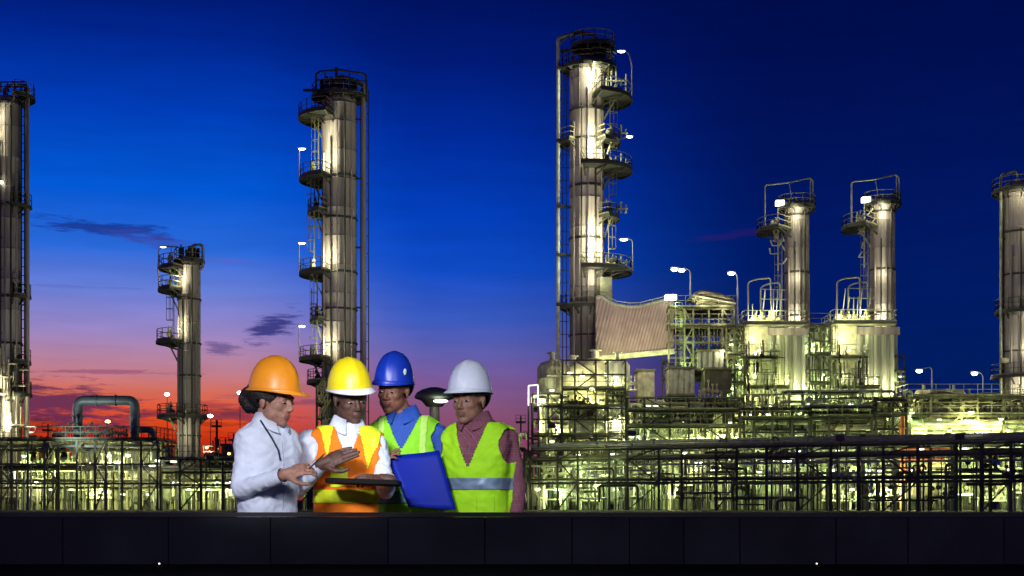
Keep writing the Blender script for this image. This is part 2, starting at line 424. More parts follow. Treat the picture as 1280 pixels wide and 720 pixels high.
D = math.radians
def flood(lab, p, tgt, w, ang, col=(1,.93,.84)):  # flood lamps added to brighten the towers, duct and pipe loop
    T = thing('flood_lamp', lab, 'added flood lamp', p); p = Vector(p); q = (Vector(tgt)-p).normalized()
    m = MB(); m.bar(p, p-Vector((0,0,1.2)), .1); part('bracket', m, M['dark'], T)
    m = MB(); m.bar(p-q*.25, p, .7, .5); h = part('lamp_head', m, M['steel'], T)
    m = MB(); m.bar(p+q*.002, p+q*.01, .6, .4); part('lens', m, M['tube'], h)
    l = bpy.data.lights.new('added_flood_beam','SPOT'); l.energy = w; l.color = col; l.shadow_soft_size = .3; l.spot_size = math.radians(ang); l.spot_blend = .8
    o = bpy.data.objects.new('added_flood_beam', l); C.objects.link(o); o.parent = T; o.location = p+q*.05-BASE[T.name]; o.rotation_euler = q.to_track_quat('-Z','Y').to_euler()
flood('added flood lamp on the rack aimed up at the left-edge tower', (X(40,127),127,Z(546,127)), (X(10,140),140,Z(330,140)), 4200, 52)
flood('added flood lamp on the rack aimed up at the short slim tower', (X(262,127),127,Z(571,127)), (X(238,150),150,Z(430,150)), 2600, 50)
flood('added flood lamp on the rack aimed up at the tall tower behind the workers', (X(470,127),127,Z(556,127)), (X(424,150),150,Z(255,150)), 9200, 52)
flood('added flood lamp on the rack aimed up at the tallest tower', (X(690,122),122,Z(530,122)), (X(733,145),145,Z(215,145)), 9500, 46)
flood('added flood lamp on the rack aimed at the ribbed duct and lattice tower', (X(790,118),118,Z(540,118)), (X(795,141),141,Z(400,141)), 1800, 36)
flood('added flood lamp on the rack aimed at the twin stacks', (X(1050,112),112,Z(546,112)), (X(1050,152),152,Z(320,152)), 8000, 34)
flood('added flood lamp on the rack aimed up at the right-edge tower', (X(1200,110),110,Z(545,110)), (X(1272,145),145,Z(350,145)), 5200, 50)
flood('added flood lamp on the left rack aimed at the big pipe loop', (X(60,124),124,Z(556,124)), (X(130,131),131,Z(515,131)), 1700, 80, (.85,1,1))
# --- C3: tall tower behind the yellow helmet
T, cx, cy, R, s = column('distillation_column','tall weathered steel tower with three left-hand platforms rising behind the yellow helmet',424,43,128,150,
    [(147,2.5,D(110),D(258)),(224,2.4,D(120),D(250)),(265,1.5,D(140),D(235)),(342,2.4,D(120),D(250)),(400,1.3,D(150),D(230)),(449,2.4,D(120),D(250)),(477,1.6,D(60),D(265))],
    rings=(222,275,342,388,430))
z = Z(128,150)
platform(T,cx,cy,R*.2,R+1.1,0,2*PI,z+.6)
m = MB(); yy = cy-R-.6
m.path([(X(399,150),yy,Z(124,150)),(X(399,150),yy,Z(101,150)),(X(404,150),yy,Z(98,150)),(X(428,150),yy,Z(96,150)),(X(458,150),yy,Z(101,150)),(X(461,150),yy,Z(104,150)),(X(461,150),yy,Z(136,150))],.12,8,.4)
m.bar((X(399,150),yy,Z(108,150)),(X(461,150),yy,Z(110,150)),.14); m.bar((X(424,150),yy,Z(124,150)),(X(424,150),yy,Z(93,150)),.3); m.bar((X(440,150),yy,Z(124,150)),(X(440,150),yy,Z(98,150)),.12); m.bar((X(410,150),yy,Z(124,150)),(X(410,150),yy,Z(98,150)),.12)
m.bar((X(383,150),yy,Z(121,150)),(X(450,150),yy,Z(121,150)),.25)
part('overhead_pipework', m, M['dark'], T)
m = MB()
for k in range(8): px_ = 402+k*6; m.box(X(px_,150),X(px_+4,150),cy-R*.8,cy-R*.3,z+.65,Z(random.uniform(100,113),150))
m.box(X(402,150),X(448,150),cy-R*.75,cy-R*.35,z+.62,z+1.0); part('condenser_box', m, M['dark'], T)
m = MB()
for k in range(7):
    a = k*.9; r = R*.75; m.tube((cx+r*math.cos(a),cy+r*math.sin(a),z),(cx+r*math.cos(a),cy+r*math.sin(a),z+1.6+.7*random.random()),.18,n=8)
m.tube((cx,cy,z),(cx,cy,z+2.4),.35,n=12); m.lathe((cx,cy,z+2.4),[(.55,0),(.55,.2),(.01,.2)],12)
part('overhead_nozzle', m, M['dark'], T)
m = MB(); m.path([(cx,cy,z+2.3),(cx+.1,cy,z+2.75),(X(455,150),cy-.3,z+1.9),(X(455,150),cy-.3,0)],.26,12,.7); part('riser_pipe', m, M['clad'], T)
m = MB()
for py in (150,224,310,385,440): m.bar((cx+R*.9,cy-.3,Z(py,150)),(X(458,150),cy-.3,Z(py,150)),.18)
for py in range(140,520,22): m.bar((X(450,150),cy+.6,Z(py,150)),(X(460,150),cy+.6,Z(py,150)),.07)
for px in (450,460): m.bar((X(px,150),cy+.6,Z(110,150)),(X(px,150),cy+.6,0),.1)
part('riser_bracket', m, M['dark'], T)
m = MB(); ladder(m, cx-R-.3, cy-.5, Z(260,150), Z(124,150), PI); ladder(m, cx-R-.7, cy-.8, Z(342,150), Z(226,150), PI); ladder(m, cx-R-.4, cy-.8, Z(450,150), Z(344,150), PI)
part('caged_ladder', m, M['olive'], T)
for py, pw in ((224,190),(342,307),(449,410)):
    lamp_arm(T, [(X(376,150),cy-1.2,Z(py,150)),(X(376,150),cy-1.2,Z(pw,150)),(X(379.5,150),cy-1.2,Z(pw,150)+.05)],'lamp')
for py, ww in ((172,260),(190,420),(207,900),(322,700),(334,500),(432,800),(445,500)):
    wpt(T,(cx-R*.62,cy-R-.9,Z(py,150)),ww*1.0,WARM,.2)
m = MB()
for py, px0, px1 in ((275,388,404),(285,388,404),(385,392,406),(395,390,406)): m.bar((X(px0,150),cy-.9,Z(py,150)),(X(px1,150),cy-.9,Z(py,150)),.1)
for px in (388,394,400): m.bar((X(px,150),cy-.9,Z(300,150)),(X(px,150),cy-.9,Z(256,150)),.09)
for px in (391,398): m.bar((X(px,150),cy-.9,Z(402,150)),(X(px,150),cy-.9,Z(362,150)),.09)
part('instrument_frame', m, M['olive'], T)

# --- C4: tallest tower, centre
T, cx, cy, R, s = column('distillation_column','tallest weathered steel tower with right-hand platforms beside the sloping ribbed duct',733.5,43,86,145,
    [(84,1.3,D(-80),D(80)),(124,2.9,D(-75),D(45)),(178,1.7,D(-60),D(35)),(213,2.9,D(-100),D(40)),(272,1.6,D(-50),D(40)),(339,2.9,D(-100),D(45)),(178,1.2,D(150),D(230)),(383,1.0,D(-120),D(240))],
    rings=(140,176,235,300,384,420))
z = Z(86,145)
platform(T,cx,cy,R*.3,R+.9,0,2*PI,z+.1)
m = MB(); nx_ = X(741,145); nr = 16*s
m.lathe((nx_,cy,0),[(nr,z),(nr,Z(56,145)),(nr*1.12,Z(56,145)),(nr*1.12,Z(53,145)),(nr*.7,Z(52,145)),(.01,Z(51,145))],28); part('upper_neck', m, M['dark'], T)
platform(T,nx_,cy,nr,nr+1.0,0,2*PI,Z(58,145))
m = MB()
m.path([(X(745,145),cy,Z(60,145)),(X(745,145),cy,Z(43,145)),(X(722,145),cy-.2,Z(41,145)),(X(697,145),cy-.6,Z(50,145)),(X(697.5,145),cy-.6,Z(60,145)),(X(697.5,145),cy-.6,0)],.2,10,.5)
part('riser_pipe', m, M['pale'], T)
m = MB()
for py in (88,178,260,320,382): m.bar((cx-R*.9,cy-.4,Z(py,145)),(X(695,145),cy-.6,Z(py,145)),.22); m.bar((X(695,145),cy-.9,Z(py,145)),(X(706,145),cy-.9,Z(py,145)),.3)
for px in (703,708): m.bar((X(px,145),cy-.2,Z(60,145)),(X(px,145),cy-.2,0),.09)
for py in range(66,460,16): m.bar((X(700,145),cy-.2,Z(py,145)),(X(711,145),cy-.2,Z(py,145)),.07)
part('riser_bracket', m, M['dark'], T)
m = MB(); m.path([(X(729,145),cy-.5,Z(60,145)),(X(727,145),cy-.5,Z(40,145)),(X(715,145),cy-.4,Z(42,145)),(X(698,145),cy-.6,Z(58,145))],.12,8,.3)
m.path([(X(700,145),cy,Z(64,145)),(X(735,145),cy-.6,Z(62,145)),(X(762,145),cy,Z(66,145))],.12,8,.3)
m.path([(X(748,145),cy-.7,Z(70,145)),(X(748,145),cy-.7,Z(52,145)),(X(762,145),cy-.7,Z(52,145)),(X(762,145),cy-.7,Z(82,145))],.1,8,.3)
part('vent_pipework', m, M['olive'], T)
m = MB(); 
for za,zb_ in ((339,273),(272,214),(213,126),(124,86)): ladder(m, cx+R+.35+random.uniform(0,.6), cy-.4, Z(za,145), Z(zb_,145), 0)
part('caged_ladder', m, M['olive'], T)
lamp_arm(T,[(X(789,145),cy-.8,Z(124,145)),(X(789,145),cy-.8,Z(84,145)),(X(785,145),cy-.8,Z(68,145)),(X(776,145),cy-.8,Z(67,145))],'lamp',head=(1.0,.5,.2))
lamp_arm(T,[(X(770,145),cy-.8,Z(178,145)),(X(786,145),cy-.8,Z(173,145))],'lamp',head=(.8,.5,.2))
lamp_arm(T,[(X(790,145),cy-.8,Z(340,145)),(X(790,145),cy-.8,Z(301,145)),(X(779,145),cy-.8,Z(301,145))],'lamp',head=(1.0,.5,.2))
for py, ww in ((95,800),(110,900),(168,500),(188,900),(200,700),(288,700),(310,1100),(326,900),(352,300)):
    wpt(T,(cx+R*.42,cy-R-1.0,Z(py,145)),ww*1.25,WARM,.2)
wpt(T,(cx-R*.5,cy-R-.7,Z(168,145)),90,WARM,.2)
m = MB()
for py in (103,116,168,205,262,330):
    x0 = cx+R+.2
    for k in range(5): xx = x0+k*.5; m.tube((xx,cy-.6,Z(py,145)-.5),(xx,cy-.6,Z(py,145)-.5+random.uniform(.4,1.5)),.1,n=6)
    m.tube((x0,cy-.6,Z(py,145)),(x0+2.2,cy-.6,Z(py,145)),.09,n=6)
part('valve_cluster', m, M['pale'], T)
m = MB(); m.box(cx+R-.5,cx+R+.7,cy-R-.1,cy+R,Z(385,145),Z(350,145)); part('junction_box', m, M['pale'], T)

# --- C1 far left
T, cx, cy, R, s = column('distillation_column','grey steel tower cropped by the left edge with a tall ladder rack on its right',12,29,128,140,
    [(121,1.3,D(-60),D(240)),(186,1.2,D(150),D(230)),(258,1.0,D(-60),D(10)),(370,.9,D(-60),D(20)),(452,.9,D(-60),D(240)),(492,1.0,D(-60),D(240))],rings=(130,258,372,430))
m = MB(); zt = Z(108,140)
m.path([(cx-.5,cy,Z(128,140)),(cx-.5,cy,zt),(X(36,140),cy-.4,zt),(X(36,140),cy-.4,0)],.2,10,.5); part('riser_pipe', m, M['clad'], T)
m = MB()
for px in (28,32): m.bar((X(px,140),cy-.3,zt),(X(px,140),cy-.3,0),.12)
for py in range(114,560,11): m.bar((X(27,140),cy-.3,Z(py,140)),(X(37,140),cy-.3,Z(py,140)),.08)
for px in (-8,0,8,16): m.bar((X(px,140),cy-1.5,Z(121,140)),(X(px,140),cy-1.5,zt),.1)
m.bar((X(-10,140),cy-1.5,zt),(X(38,140),cy-1.5,zt),.12); m.bar((X(-10,140),cy-1.5,Z(114,140)),(X(30,140),cy-1.5,Z(114,140)),.1)
part('ladder_rack', m, M['dark'], T)
for px, py, ww in ((1,150,160),(0,170,160),(1,190,120),(9,232,60),(3,480,300),(4,510,600),(16,530,700),(0,545,600),(30,500,150)): wpt(T,(X(px,140),cy-R-.7,Z(py,140)),ww*1.3,WARM,.2)
lamp_arm(T,[(cx,cy-R,Z(234,140)),(X(9,140),cy-R-.4,Z(232,140))],'lamp',head=(.5,.4,.22))
m = MB()
for k in range(24):
    xx = X(random.uniform(-2,32),140); zz = Z(random.uniform(455,545),140); yy = cy-R-random.uniform(.1,.5)
    m.tube((xx,yy,zz),(xx,yy,zz+random.uniform(.6,2.5)),.1,n=6) if random.random()<.6 else m.tube((xx,yy,zz),(xx+random.uniform(.5,1.5),yy,zz),.1,n=6)
part('valve_cluster', m, M['cream'], T)

# --- C2 small tower left
T, cx, cy, R, s = column('distillation_column','short slim steel tower standing alone against the sunset right of the pipe loop',236.5,27,328,150,
    [(335,2.0,D(120),D(250)),(362,2.1,D(130),D(245)),(427,2.3,D(120),D(250)),(520,2.2,D(100),D(260)),(520,.8,D(-90),D(90))],rings=(375,430,470,520,545))
z = Z(328,150); platform(T,cx,cy,R*.2,R+.5,0,2*PI,z+.2)
m = MB()
for k in range(9): a = k*.7; m.tube((cx+R*.85*math.cos(a),cy+R*.85*math.sin(a),z),(cx+R*.85*math.cos(a),cy+R*.85*math.sin(a),z+1.5),.14,n=6)
m.tube((cx+.2,cy,z),(cx+.2,cy,z+1.7),.35,n=10); part('overhead_nozzle', m, M['dark'], T)
m = MB(); m.path([(X(240,150),cy-.2,z),(X(240,150),cy-.2,Z(307,150)),(X(254,150),cy-.2,Z(306,150)),(X(254,150),cy-.2,Z(335,150)),(X(249,150),cy-.2,Z(338,150)),(X(249,150),cy-.6,0)],.15,8,.4); part('riser_pipe', m, M['steel'], T)
m = MB(); m.path([(X(203,150),cy-1.1,Z(362,150)),(X(200.5,150),cy-1.1,Z(340,150)),(X(202,150),cy-1.1,Z(312,150)),(X(210,150),cy-1.1,Z(310,150)),(X(226,150),cy-1.1,Z(311,150))],.07,8,.3)
m.bar((X(217,150),cy-1.1,Z(335,150)),(X(217,150),cy-1.1,Z(311,150)),.08); part('davit_frame', m, M['steel'], T)
lamp_arm(T,[(X(203,150),cy-1.1,Z(312,150)),(X(207,150),cy-1.1,Z(311,150))],'tube',head=(.9,.4,.12))
m = MB(); ladder(m,cx-R-.4,cy-.5,Z(427,150),Z(364,150),PI); ladder(m,cx-R-.2,cy-.5,Z(362,150),Z(336,150),PI); part('caged_ladder', m, M['dark'], T)
for py, ww in ((347,170),(356,150),(404,200),(416,200)): wpt(T,(cx-R*.55,cy-R-.7,Z(py,150)),ww*1.5,WARM,.2)
wpt(T,(cx-R*.3,cy-R-2.0,Z(548,150)),500,WARM,.2)

# --- C5, C6 twin stacks, C7 right
def twin(cxp, lab, dx):
    T, cx, cy, R, s = column('exhaust_stack', lab, cxp, 30, 258+dx, 152, [(259+dx,.75,0,2*PI),(288+dx,3.0,D(140),D(232))], rings=(270+dx,342+dx,396+dx), zb=Z(470,152), matn='clad', head='open')
    Y = 152; x0 = cxp-43.5; x1 = cxp+17.5; t = 229+dx
    m = MB(); m.path([(X(x0+1,Y),cy-1.4,Z(288+dx,Y)),(X(x0+1,Y),cy-1.4,Z(t+6,Y)),(X(x0+30,Y),cy-1.4,Z(t+3,Y)),(X(x1-4,Y),cy-1.0,Z(t-4,Y)),(X(x1,Y),cy-1.0,Z(t-1,Y)),(X(x1+1,Y),cy-1,Z(260+dx,Y))],.085,8,.3)
    m.path([(X(x1-3,Y),cy-1.0,Z(t-2,Y)),(X(x1-3,Y),cy-1.0,Z(258+dx,Y))],.06,6)
    for px in (cxp-8,): m.bar((X(px,Y),cy-1.2,Z(258+dx,Y)),(X(px-4,Y),cy-1.2,Z(t+4,Y)),.07)
    part('davit_frame', m, M['pale'], T)
    m = MB(); m.box(X(cxp-28,Y),X(cxp-18,Y),cy-1.2,cy-.5,Z(259+dx,Y),Z(253+dx,Y)); part('lamp_head', m, M['tube'], T)
    m = MB(); ladder(m,cx-R-.5,cy-.9,Z(400,Y),Z(290+dx,Y),PI); part('caged_ladder', m, M['olive'], T)
    m = MB(); m.lathe((cx,cy,Z(259+dx,Y)),[(R+.3,.02),(R+.5,.02),(R+.5,.3),(R+.3,.3),(R+.3,.02)],24,smooth=False)
    for k in range(16): a = k*.41; m.tube((cx+(R+.4)*math.cos(a),cy+(R+.4)*math.sin(a),Z(259+dx,Y)),(cx+(R+.4)*math.cos(a),cy+(R+.4)*math.sin(a),Z(259+dx,Y)+random.uniform(.4,1.2)),.13,n=6)
    part('damper_gear', m, M['dark'], T)
    for py, ww in ((266,260),(278,200),(350,260),(402,500)): wpt(T,(cx-R*.45,cy-R-.9,Z(py+dx,Y)),ww*1.4,WARM,.2)
    m = MB()
    for k in range(10): xx = cx-R-.2-random.random()*1.6; zz = Z(random.uniform(262,340)+dx,Y); m.bar((cx-R-.9,cy-1,zz),(xx,cy-1,zz),.09); m.bar((cx-R-.9,cy-1,Z(340+dx,Y)),(cx-R-.9,cy-1,Z(262+dx,Y)),.12) if k==0 else None; m.tube((xx,cy-1,zz),(xx+random.uniform(-.3,.6),cy-1,zz+.6),.08,n=6)
    part('valve_cluster', m, M['cream'], T)
    return T
twin(996,'left one of the twin pale exhaust stacks rising above the ribbed furnaces',0)
twin(1103,'right one of the twin pale exhaust stacks rising above the ribbed furnaces',-4)
T, cx, cy, R, s = column('distillation_column','pale steel tower cropped by the right edge with dark pipes down its left side',1276,48,240,145,
    [(239,.9,0,2*PI),(389,.6,0,2*PI),(470,1.0,D(160),D(340))],rings=(292,345,389,440))
m = MB(); m.path([(X(1268,145),cy-1,Z(240,145)),(X(1268,145),cy-1,Z(216,145)),(X(1247,145),cy-1,Z(221,145)),(X(1247,145),cy-1,0)],.14,8,.4); part('riser_pipe', m, M['pale'], T)
m = MB(); m.tube((X(1251,145),cy-.5,Z(245,145)),(X(1251,145),cy-.5,0),.16,n=8)
for py in (240,300,345,389,440): m.bar((X(1245,145),cy-.8,Z(py,145)),(cx-R*.8,cy-.5,Z(py,145)),.2)
part('downcomer', m, M['dark'], T)
m = MB(); m.bar((X(1247,145),cy-1.2,Z(452,145)),(X(1256,145),cy-1.2,Z(452,145)),.5); part('junction_box', m, M['cream'], T)
for px,py,ww in ((1262,252,300),(1284,300,200),(1284,400,400),(1272,440,500),(1265,490,700)): wpt(T,(X(px,145),cy-R-1.0,Z(py,145)),ww,WARM,.2)

# ------------------------------------------------------------------ frames
def frame(name, label, cat, x0, x1, y0, y1, levels, nx, ny=1, pm='dark', bw=.3, decks=(), rails=(), brace=True, deckm='dark', group=None):
    """levels: world heights of the beam lines, posts from the ground to the highest"""
    T = thing(name, label, cat, ((x0+x1)/2,(y0+y1)/2,0), group); zt = max(levels)
    xs = [x0+(x1-x0)*(i+(random.uniform(-.22,.22) if 0<i<nx else 0))/nx for i in range(nx+1)]; yy = [y0+(y1-y0)*j/ny for j in range(ny+1)]
    for x in xs:
        for y in yy: m = MB(); m.ibeam((x,y,0),(x,y,zt),bw); part('post', m, M[pm], T)
    for z in levels:
        for y in yy: m = MB(); m.ibeam((x0,y+.003,z-.02),(x1,y+.003,z-.02),bw); part('beam', m, M[pm], T)
        m = MB()
        for x in xs: m.ibeam((x,y0,z-.05),(x,y1,z-.05),bw*.8)
        part('cross_beam', m, M[pm], T)
    for z in decks:
        m = MB(); m.box(x0,x1,y0-.4,y1,z+bw*.5,z+bw*.5+.06)
        x = x0
        while x < x1: m.box(x,x+.05,y0-.46,y0-.402,z+bw*.5-.2,z+bw*.5+.1); x += .8
        d = part('deck', m, M[deckm], T)
        g = MB(); rail(g, [(x0,y1,z+bw*.5+.07),(x0,y0-.38,z+bw*.5+.07),(x1,y0-.38,z+bw*.5+.07),(x1,y1,z+bw*.5+.07)],1.1,1.3,.035); part('railing', g, M['olive'], d)
    if brace:
        lv = [0]+sorted(levels)
        for i in range(nx):
            if (i % 3) == 1:
                m = MB()
                for a, b in zip(lv, lv[1:]): m.bar((xs[i],y0,a),(xs[i+1] if lv.index(a)%2==0 else xs[i],y0,a),.12) if 0 else m.bar((xs[i+lv.index(a)%2],y0,a),(xs[i+1-lv.index(a)%2],y0,b),.12)
                part('brace', m, M[pm], T)
    return T
FR = 'tall steel frames of the process area'

# horizontal pipe runs
def hpipe(label, x0, x1, y, z, r, mt, group, drop=0, name='pipe_run', loops=False):
    m = MB(); pts = []
    if drop: pts.append((x0,y,z-drop))
    pts.append((x0,y,z))
    if loops:
        n = int((x1-x0)/14)
        for k in range(1, n):
            c = x0+(x1-x0)*k/n
            if k % 2: pts += [(c-1.2,y,z),(c-1.2,y,z+1.1),(c+1.2,y,z+1.1),(c+1.2,y,z)]
    pts.append((x1,y,z))
    if drop: pts.append((x1,y,z-drop))
    m.path(pts, r, 10, r*2.2)
    n = int((x1-x0)/6)
    for k in range(1,n): 
        q = x0+(x1-x0)*(k+.3*math.sin(k*7+z))/n; m.lathe((q,y,z),[(r,-.06),(r*1.5+.03,-.06),(r*1.5+.03,.06),(r,.06)],10,axis='x',smooth=False)
    return solo(name, m, M[mt], label, 'pipe', ((x0+x1)/2,y,z), group)
RISERS = []
def vpipe(label, x, y, z0, z1, r, mt, group, hook=0):
    x, y, _ = slant((x, y, 0))
    RISERS.append((r*(z1-z0)*F/y*F/y, label, x, y, z0, z1, r, mt, group, hook))
def riser_mesh(m, x, y, z0, z1, r, hook):
    if hook: m.path([(x,y,z0),(x,y,z1),(x+hook,y,z1),(x+hook,y,z1-abs(hook)*.8)],r,8,r*2.5)
    else: m.tube((x,y,z0),(x,y,z1),r,n=8)
    z = z0+1
    while z < z1-.5: m.lathe((x,y,z),[(r,-.05),(r*1.6+.03,-.05),(r*1.6+.03,.05),(r,.05)],8,smooth=False); z += random.uniform(1.5,4)
def flush_risers(keep=285):
    rs = sorted(RISERS, key=lambda t: -t[0])
    for q, lab, x, y, z0, z1, r, mt, grp, hook in rs[:keep]:
        m = MB(); riser_mesh(m, x, y, z0, z1, r, hook); solo('riser', m, M[mt], lab, 'pipe', (x,y,z0), grp)
    m = MB(); mi = []; names = ['dark','olive','steel','pale','cream','rust']
    for q, lab, x, y, z0, z1, r, mt, grp, hook in rs[keep:]:
        k = len(m.f); riser_mesh(m, x, y, z0, z1, r, hook); mi += [names.index(mt)]*(len(m.f)-k)
    o = solo('thin_risers', m, M[names[0]], 'dense mass of thinner standpipes filling the pipe racks and steel frames of the plant', 'pipes', (0,135,0), None, 'stuff')
    for nme in names[1:]: o.data.materials.append(M[nme])
    o.data.polygons.foreach_set('material_index', mi)
def vessel(label, x, y, zc, r, l, mt, cat='vessel', group=None, upright=False, name=None):
    if upright:
        T = thing(name or 'upright_vessel', label, cat, (x,y,zc), group); m = MB()
        m.lathe((x,y,zc),[(.01,.5),(r*.6,.55),(r,.5+r*.45),(r,l*.33),(r*1.03,l*.33),(r*1.03,l*.33+.1),(r,l*.33+.1),(r,l*.66),(r*1.03,l*.66),(r*1.03,l*.66+.1),(r,l*.66+.1),(r,l-r*.45),(r*.75,l-r*.15),(r*.35,l),(.01,l+.02)],20); part('shell', m, M[mt], T)
        m = MB(); m.tube((x,y,zc+l-.1),(x,y,zc+l+.8),r*.2,n=8); m.lathe((x,y,zc+l+.7),[(.01,0),(r*.35,0),(r*.35,.12),(.01,.12)],8); part('nozzle', m, M['steel'], T)
        m = MB()
        for k in range(4): a = PI/4+k*PI/2; m.bar((x+r*.8*math.cos(a),y+r*.8*math.sin(a),zc),(x+r*.8*math.cos(a),y+r*.8*math.sin(a),zc+r*.5+.5),.14)
        part('support_leg', m, M['dark'], T)
    else:
        T = thing(name or 'horizontal_drum', label, cat, (x,y,zc-r-.8), group); m = MB()
        m.lathe((x,y,zc),[(.01,-l/2-r*.4),(r*.6,-l/2-r*.3),(r*.95,-l/2-.05),(r,-l/2),(r,-l/4),(r*1.04,-l/4),(r*1.04,-l/4+.12),(r,-l/4+.12),(r,l/4),(r*1.04,l/4),(r*1.04,l/4+.12),(r,l/4+.12),(r,l/2),(r*.95,l/2+.05),(r*.6,l/2+r*.3),(.01,l/2+r*.4)],20,axis='x'); part('shell', m, M[mt], T)
        m = MB()
        for sx_ in (-.3,.3): m = MB(); m.box(x+l*sx_-.2,x+l*sx_+.2,y-r*.8,y+r*.8,zc-r-.8,zc-r*.55); part('saddle', m, M['dark'], T)
        for sx_ in (-.35,.3): m = MB(); m.tube((x+l*sx_,y,zc+r*.9),(x+l*sx_,y,zc+r+.5),r*.16,n=8); part('nozzle', m, M['steel'], T)
    return T

lampn = [0]
def bay_lamp(x, y, z, w, lab, col=YEL, mt='tube', grp=None, wdt=.9):
    T = thing('bulkhead_lamp', lab, 'lamp', (x,y,z), grp)
    m = MB(); m.box(x-wdt/2-.04,x+wdt/2+.04,y-.16,y+.16,z+.05,z+.16); m.bar((x,y,z+.16),(x,y,z+.5),.06); part('housing', m, M['steel'], T)
    m = MB(); m.ellips((x,y,z),(wdt/2,.14,.09),n=12,m=8); part('lens', m, M[mt], T)
    wpt(T,(x,y-.25,z-.45),w*random.choice((.25,.5,.8,1.3,2.3)),col,.3)

def clutter(lab, x0, x1, y0, y1, z0, z1, nv, nh, mats, group, rr=(.06,.2), hk=.35):
    for k in range(nv):
        a = random.uniform(z0, z0+(z1-z0)*.35); b = random.uniform(z0+(z1-z0)*.5, z1)
        vpipe(lab[0], random.uniform(x0,x1), random.uniform(y0,y1), a if random.random()<.5 else z0, b, random.uniform(*rr), random.choice(mats), group[0], random.choice((0,0,0,hk*2,-hk*2.4)))
    for k in range(nh):
        l = random.uniform(.2,.7)*(x1-x0); c = random.uniform(x0+l/2,x1-l/2)
        hpipe(lab[1], c-l/2, c+l/2, random.uniform(y0,y1), random.uniform(z0+.5,z1), random.uniform(*rr), random.choice(mats), group[1], random.choice((0,0,.8,1.6)), loops=False)

def rowsmall(name, label, x0, x1, y, z, n, mt, group=None, cat='valves', hs=(.5,1.6)):
    """a manifold of valves and gauges carried on one header"""
    T = thing(name, label, cat, ((x0+x1)/2,y,z), group)
    m = MB(); m.tube((x0,y,z),(x1,y,z),.11,n=8); part('header', m, M[mt], T)
    m = MB()
    for k in range(n):
        x = x0+(x1-x0)*(k+.5)/n; h = random.uniform(*hs); m.tube((x,y,z),(x,y,z+h),.05,n=6)
        m.lathe((x,y-.12,z+h*.55),[(.05,-.03),(.2,-.03),(.2,.03),(.05,.03)],10,axis='y',smooth=False); m.box(x-.1,x+.1,y-.1,y+.1,z+h,z+h+.2)
    part('valve', m, M[mt], T); return T
# ================================================================== RIGHT SIDE
# front pipe rack, foreground silhouette, in front of everything right of the workers
YR = 125.
def px2(a): return X(a, YR)
SLANT[0] = .52; SLANT[1] = px2(664)
fr = frame('pipe_rack','long dark steel pipe rack running across the foot of the right-hand plant above the wall','pipe rack', px2(664), px2(1300), YR, YR+7, [Z(603,YR),Z(573,YR),Z(560,YR)], 20, 1, 'dark', .19, brace=True)
for i, (py, r, mt, dy) in enumerate([(557,.11,'olive',.6),(554,.09,'steel',1.5),(551,.13,'pale',2.6),(548,.10,'steel',4.2),(570,.13,'olive',.8),(568,.13,'steel',2.3),(580,.10,'pale',.5),(599,.14,'dark',.7),(597,.1,'olive',1.8),(592,.12,'steel',3.4)]):
    sl = ['dark olive pipe, front of the rack top','thin grey pipe, second along the rack top','pale thick pipe along the rack top','grey pipe at the back of the rack top','thick dark pipe on the middle tier of the rack','thin grey pipe on the middle tier of the rack','thin pale pipe just under the middle tier of the rack','dark pipe on the lowest tier of the rack','thin olive pipe on the lowest tier of the rack','grey pipe at the back of the lowest tier of the rack'][i]
    hpipe(sl+' on the right', px2(668-2*i), px2(1296+i), YR+dy, Z(py,YR), r, mt, 'long pipes along the right-hand rack')
VP = 'pipes standing inside the right-hand rack'
for k in range(150):
    px = 668+k*4.1+random.uniform(-3,3); mt = random.choice(['dark','dark','dark','olive','steel','pale'])
    vpipe('slender upright pipe inside the long rack at the foot of the right-hand plant', px2(px), YR+random.uniform(.6,6.4), 0, Z(random.choice([548,556,573,584,603]),YR), random.uniform(.035,.13), mt, VP, random.choice((0,0,.5,-.6)))
for k in range(14):  # lamps added inside the rack to light its posts and pipes
    bay_lamp(px2(684+k*44), YR+3.0, Z(565 if k%3 else 590,YR), 260, 'added small green-white lamp inside the slanting front pipe rack', random.choice([GREEN,YEL,(1,.95,.8)]), 'tube', 'added small lamps in the front rack', .4)
for k in range(18):
    x = px2(672+k*35); rowsmall('valve_manifold','row of small dark valves inside the slanting front pipe rack', x, x+random.uniform(1.5,2.6), YR+.4+random.random()*2, Z(random.choice([575,590,604,622]),YR), random.choice([4,5,6]), random.choice(['dark','olive','steel']), 'valve rows in the front rack')
for k in range(46):
    x = px2(666+random.random()*600); l = random.uniform(1.2,5)
    hpipe('short dark cross pipe or cable tray inside the slanting front pipe rack', x, x+l, YR-.25+random.random()*3, Z(random.uniform(562,634),YR), random.uniform(.05,.13), random.choice(['dark','dark','olive','steel']), 'cross pipes inside the front rack', random.choice((0,0,.7,1.5)))
SLANT[0] = 0
for k in range(6):
    YR = 131
    px = [735,875,985,1090,1207,1262][k]; py = [586,579,577,596,618,590][k]
    bay_lamp(X(px,YR), YR, Z(py,YR), 560, ['white lamp under the rack at the far left of the right-hand plant','white lamp under the rack below the small blue cabin','white lamp under the rack below the left furnace','white lamp under the rack below the right furnace','long white tube lamp low in the rack beneath the cream drums','white lamp under the rack at the foot of the right-edge tower'][k], (1,.97,.7), 'lampw' if k<4 else 'tube','lamps hung under the right-hand rack', 1.0 if k!=4 else 1.6)
YR = 125
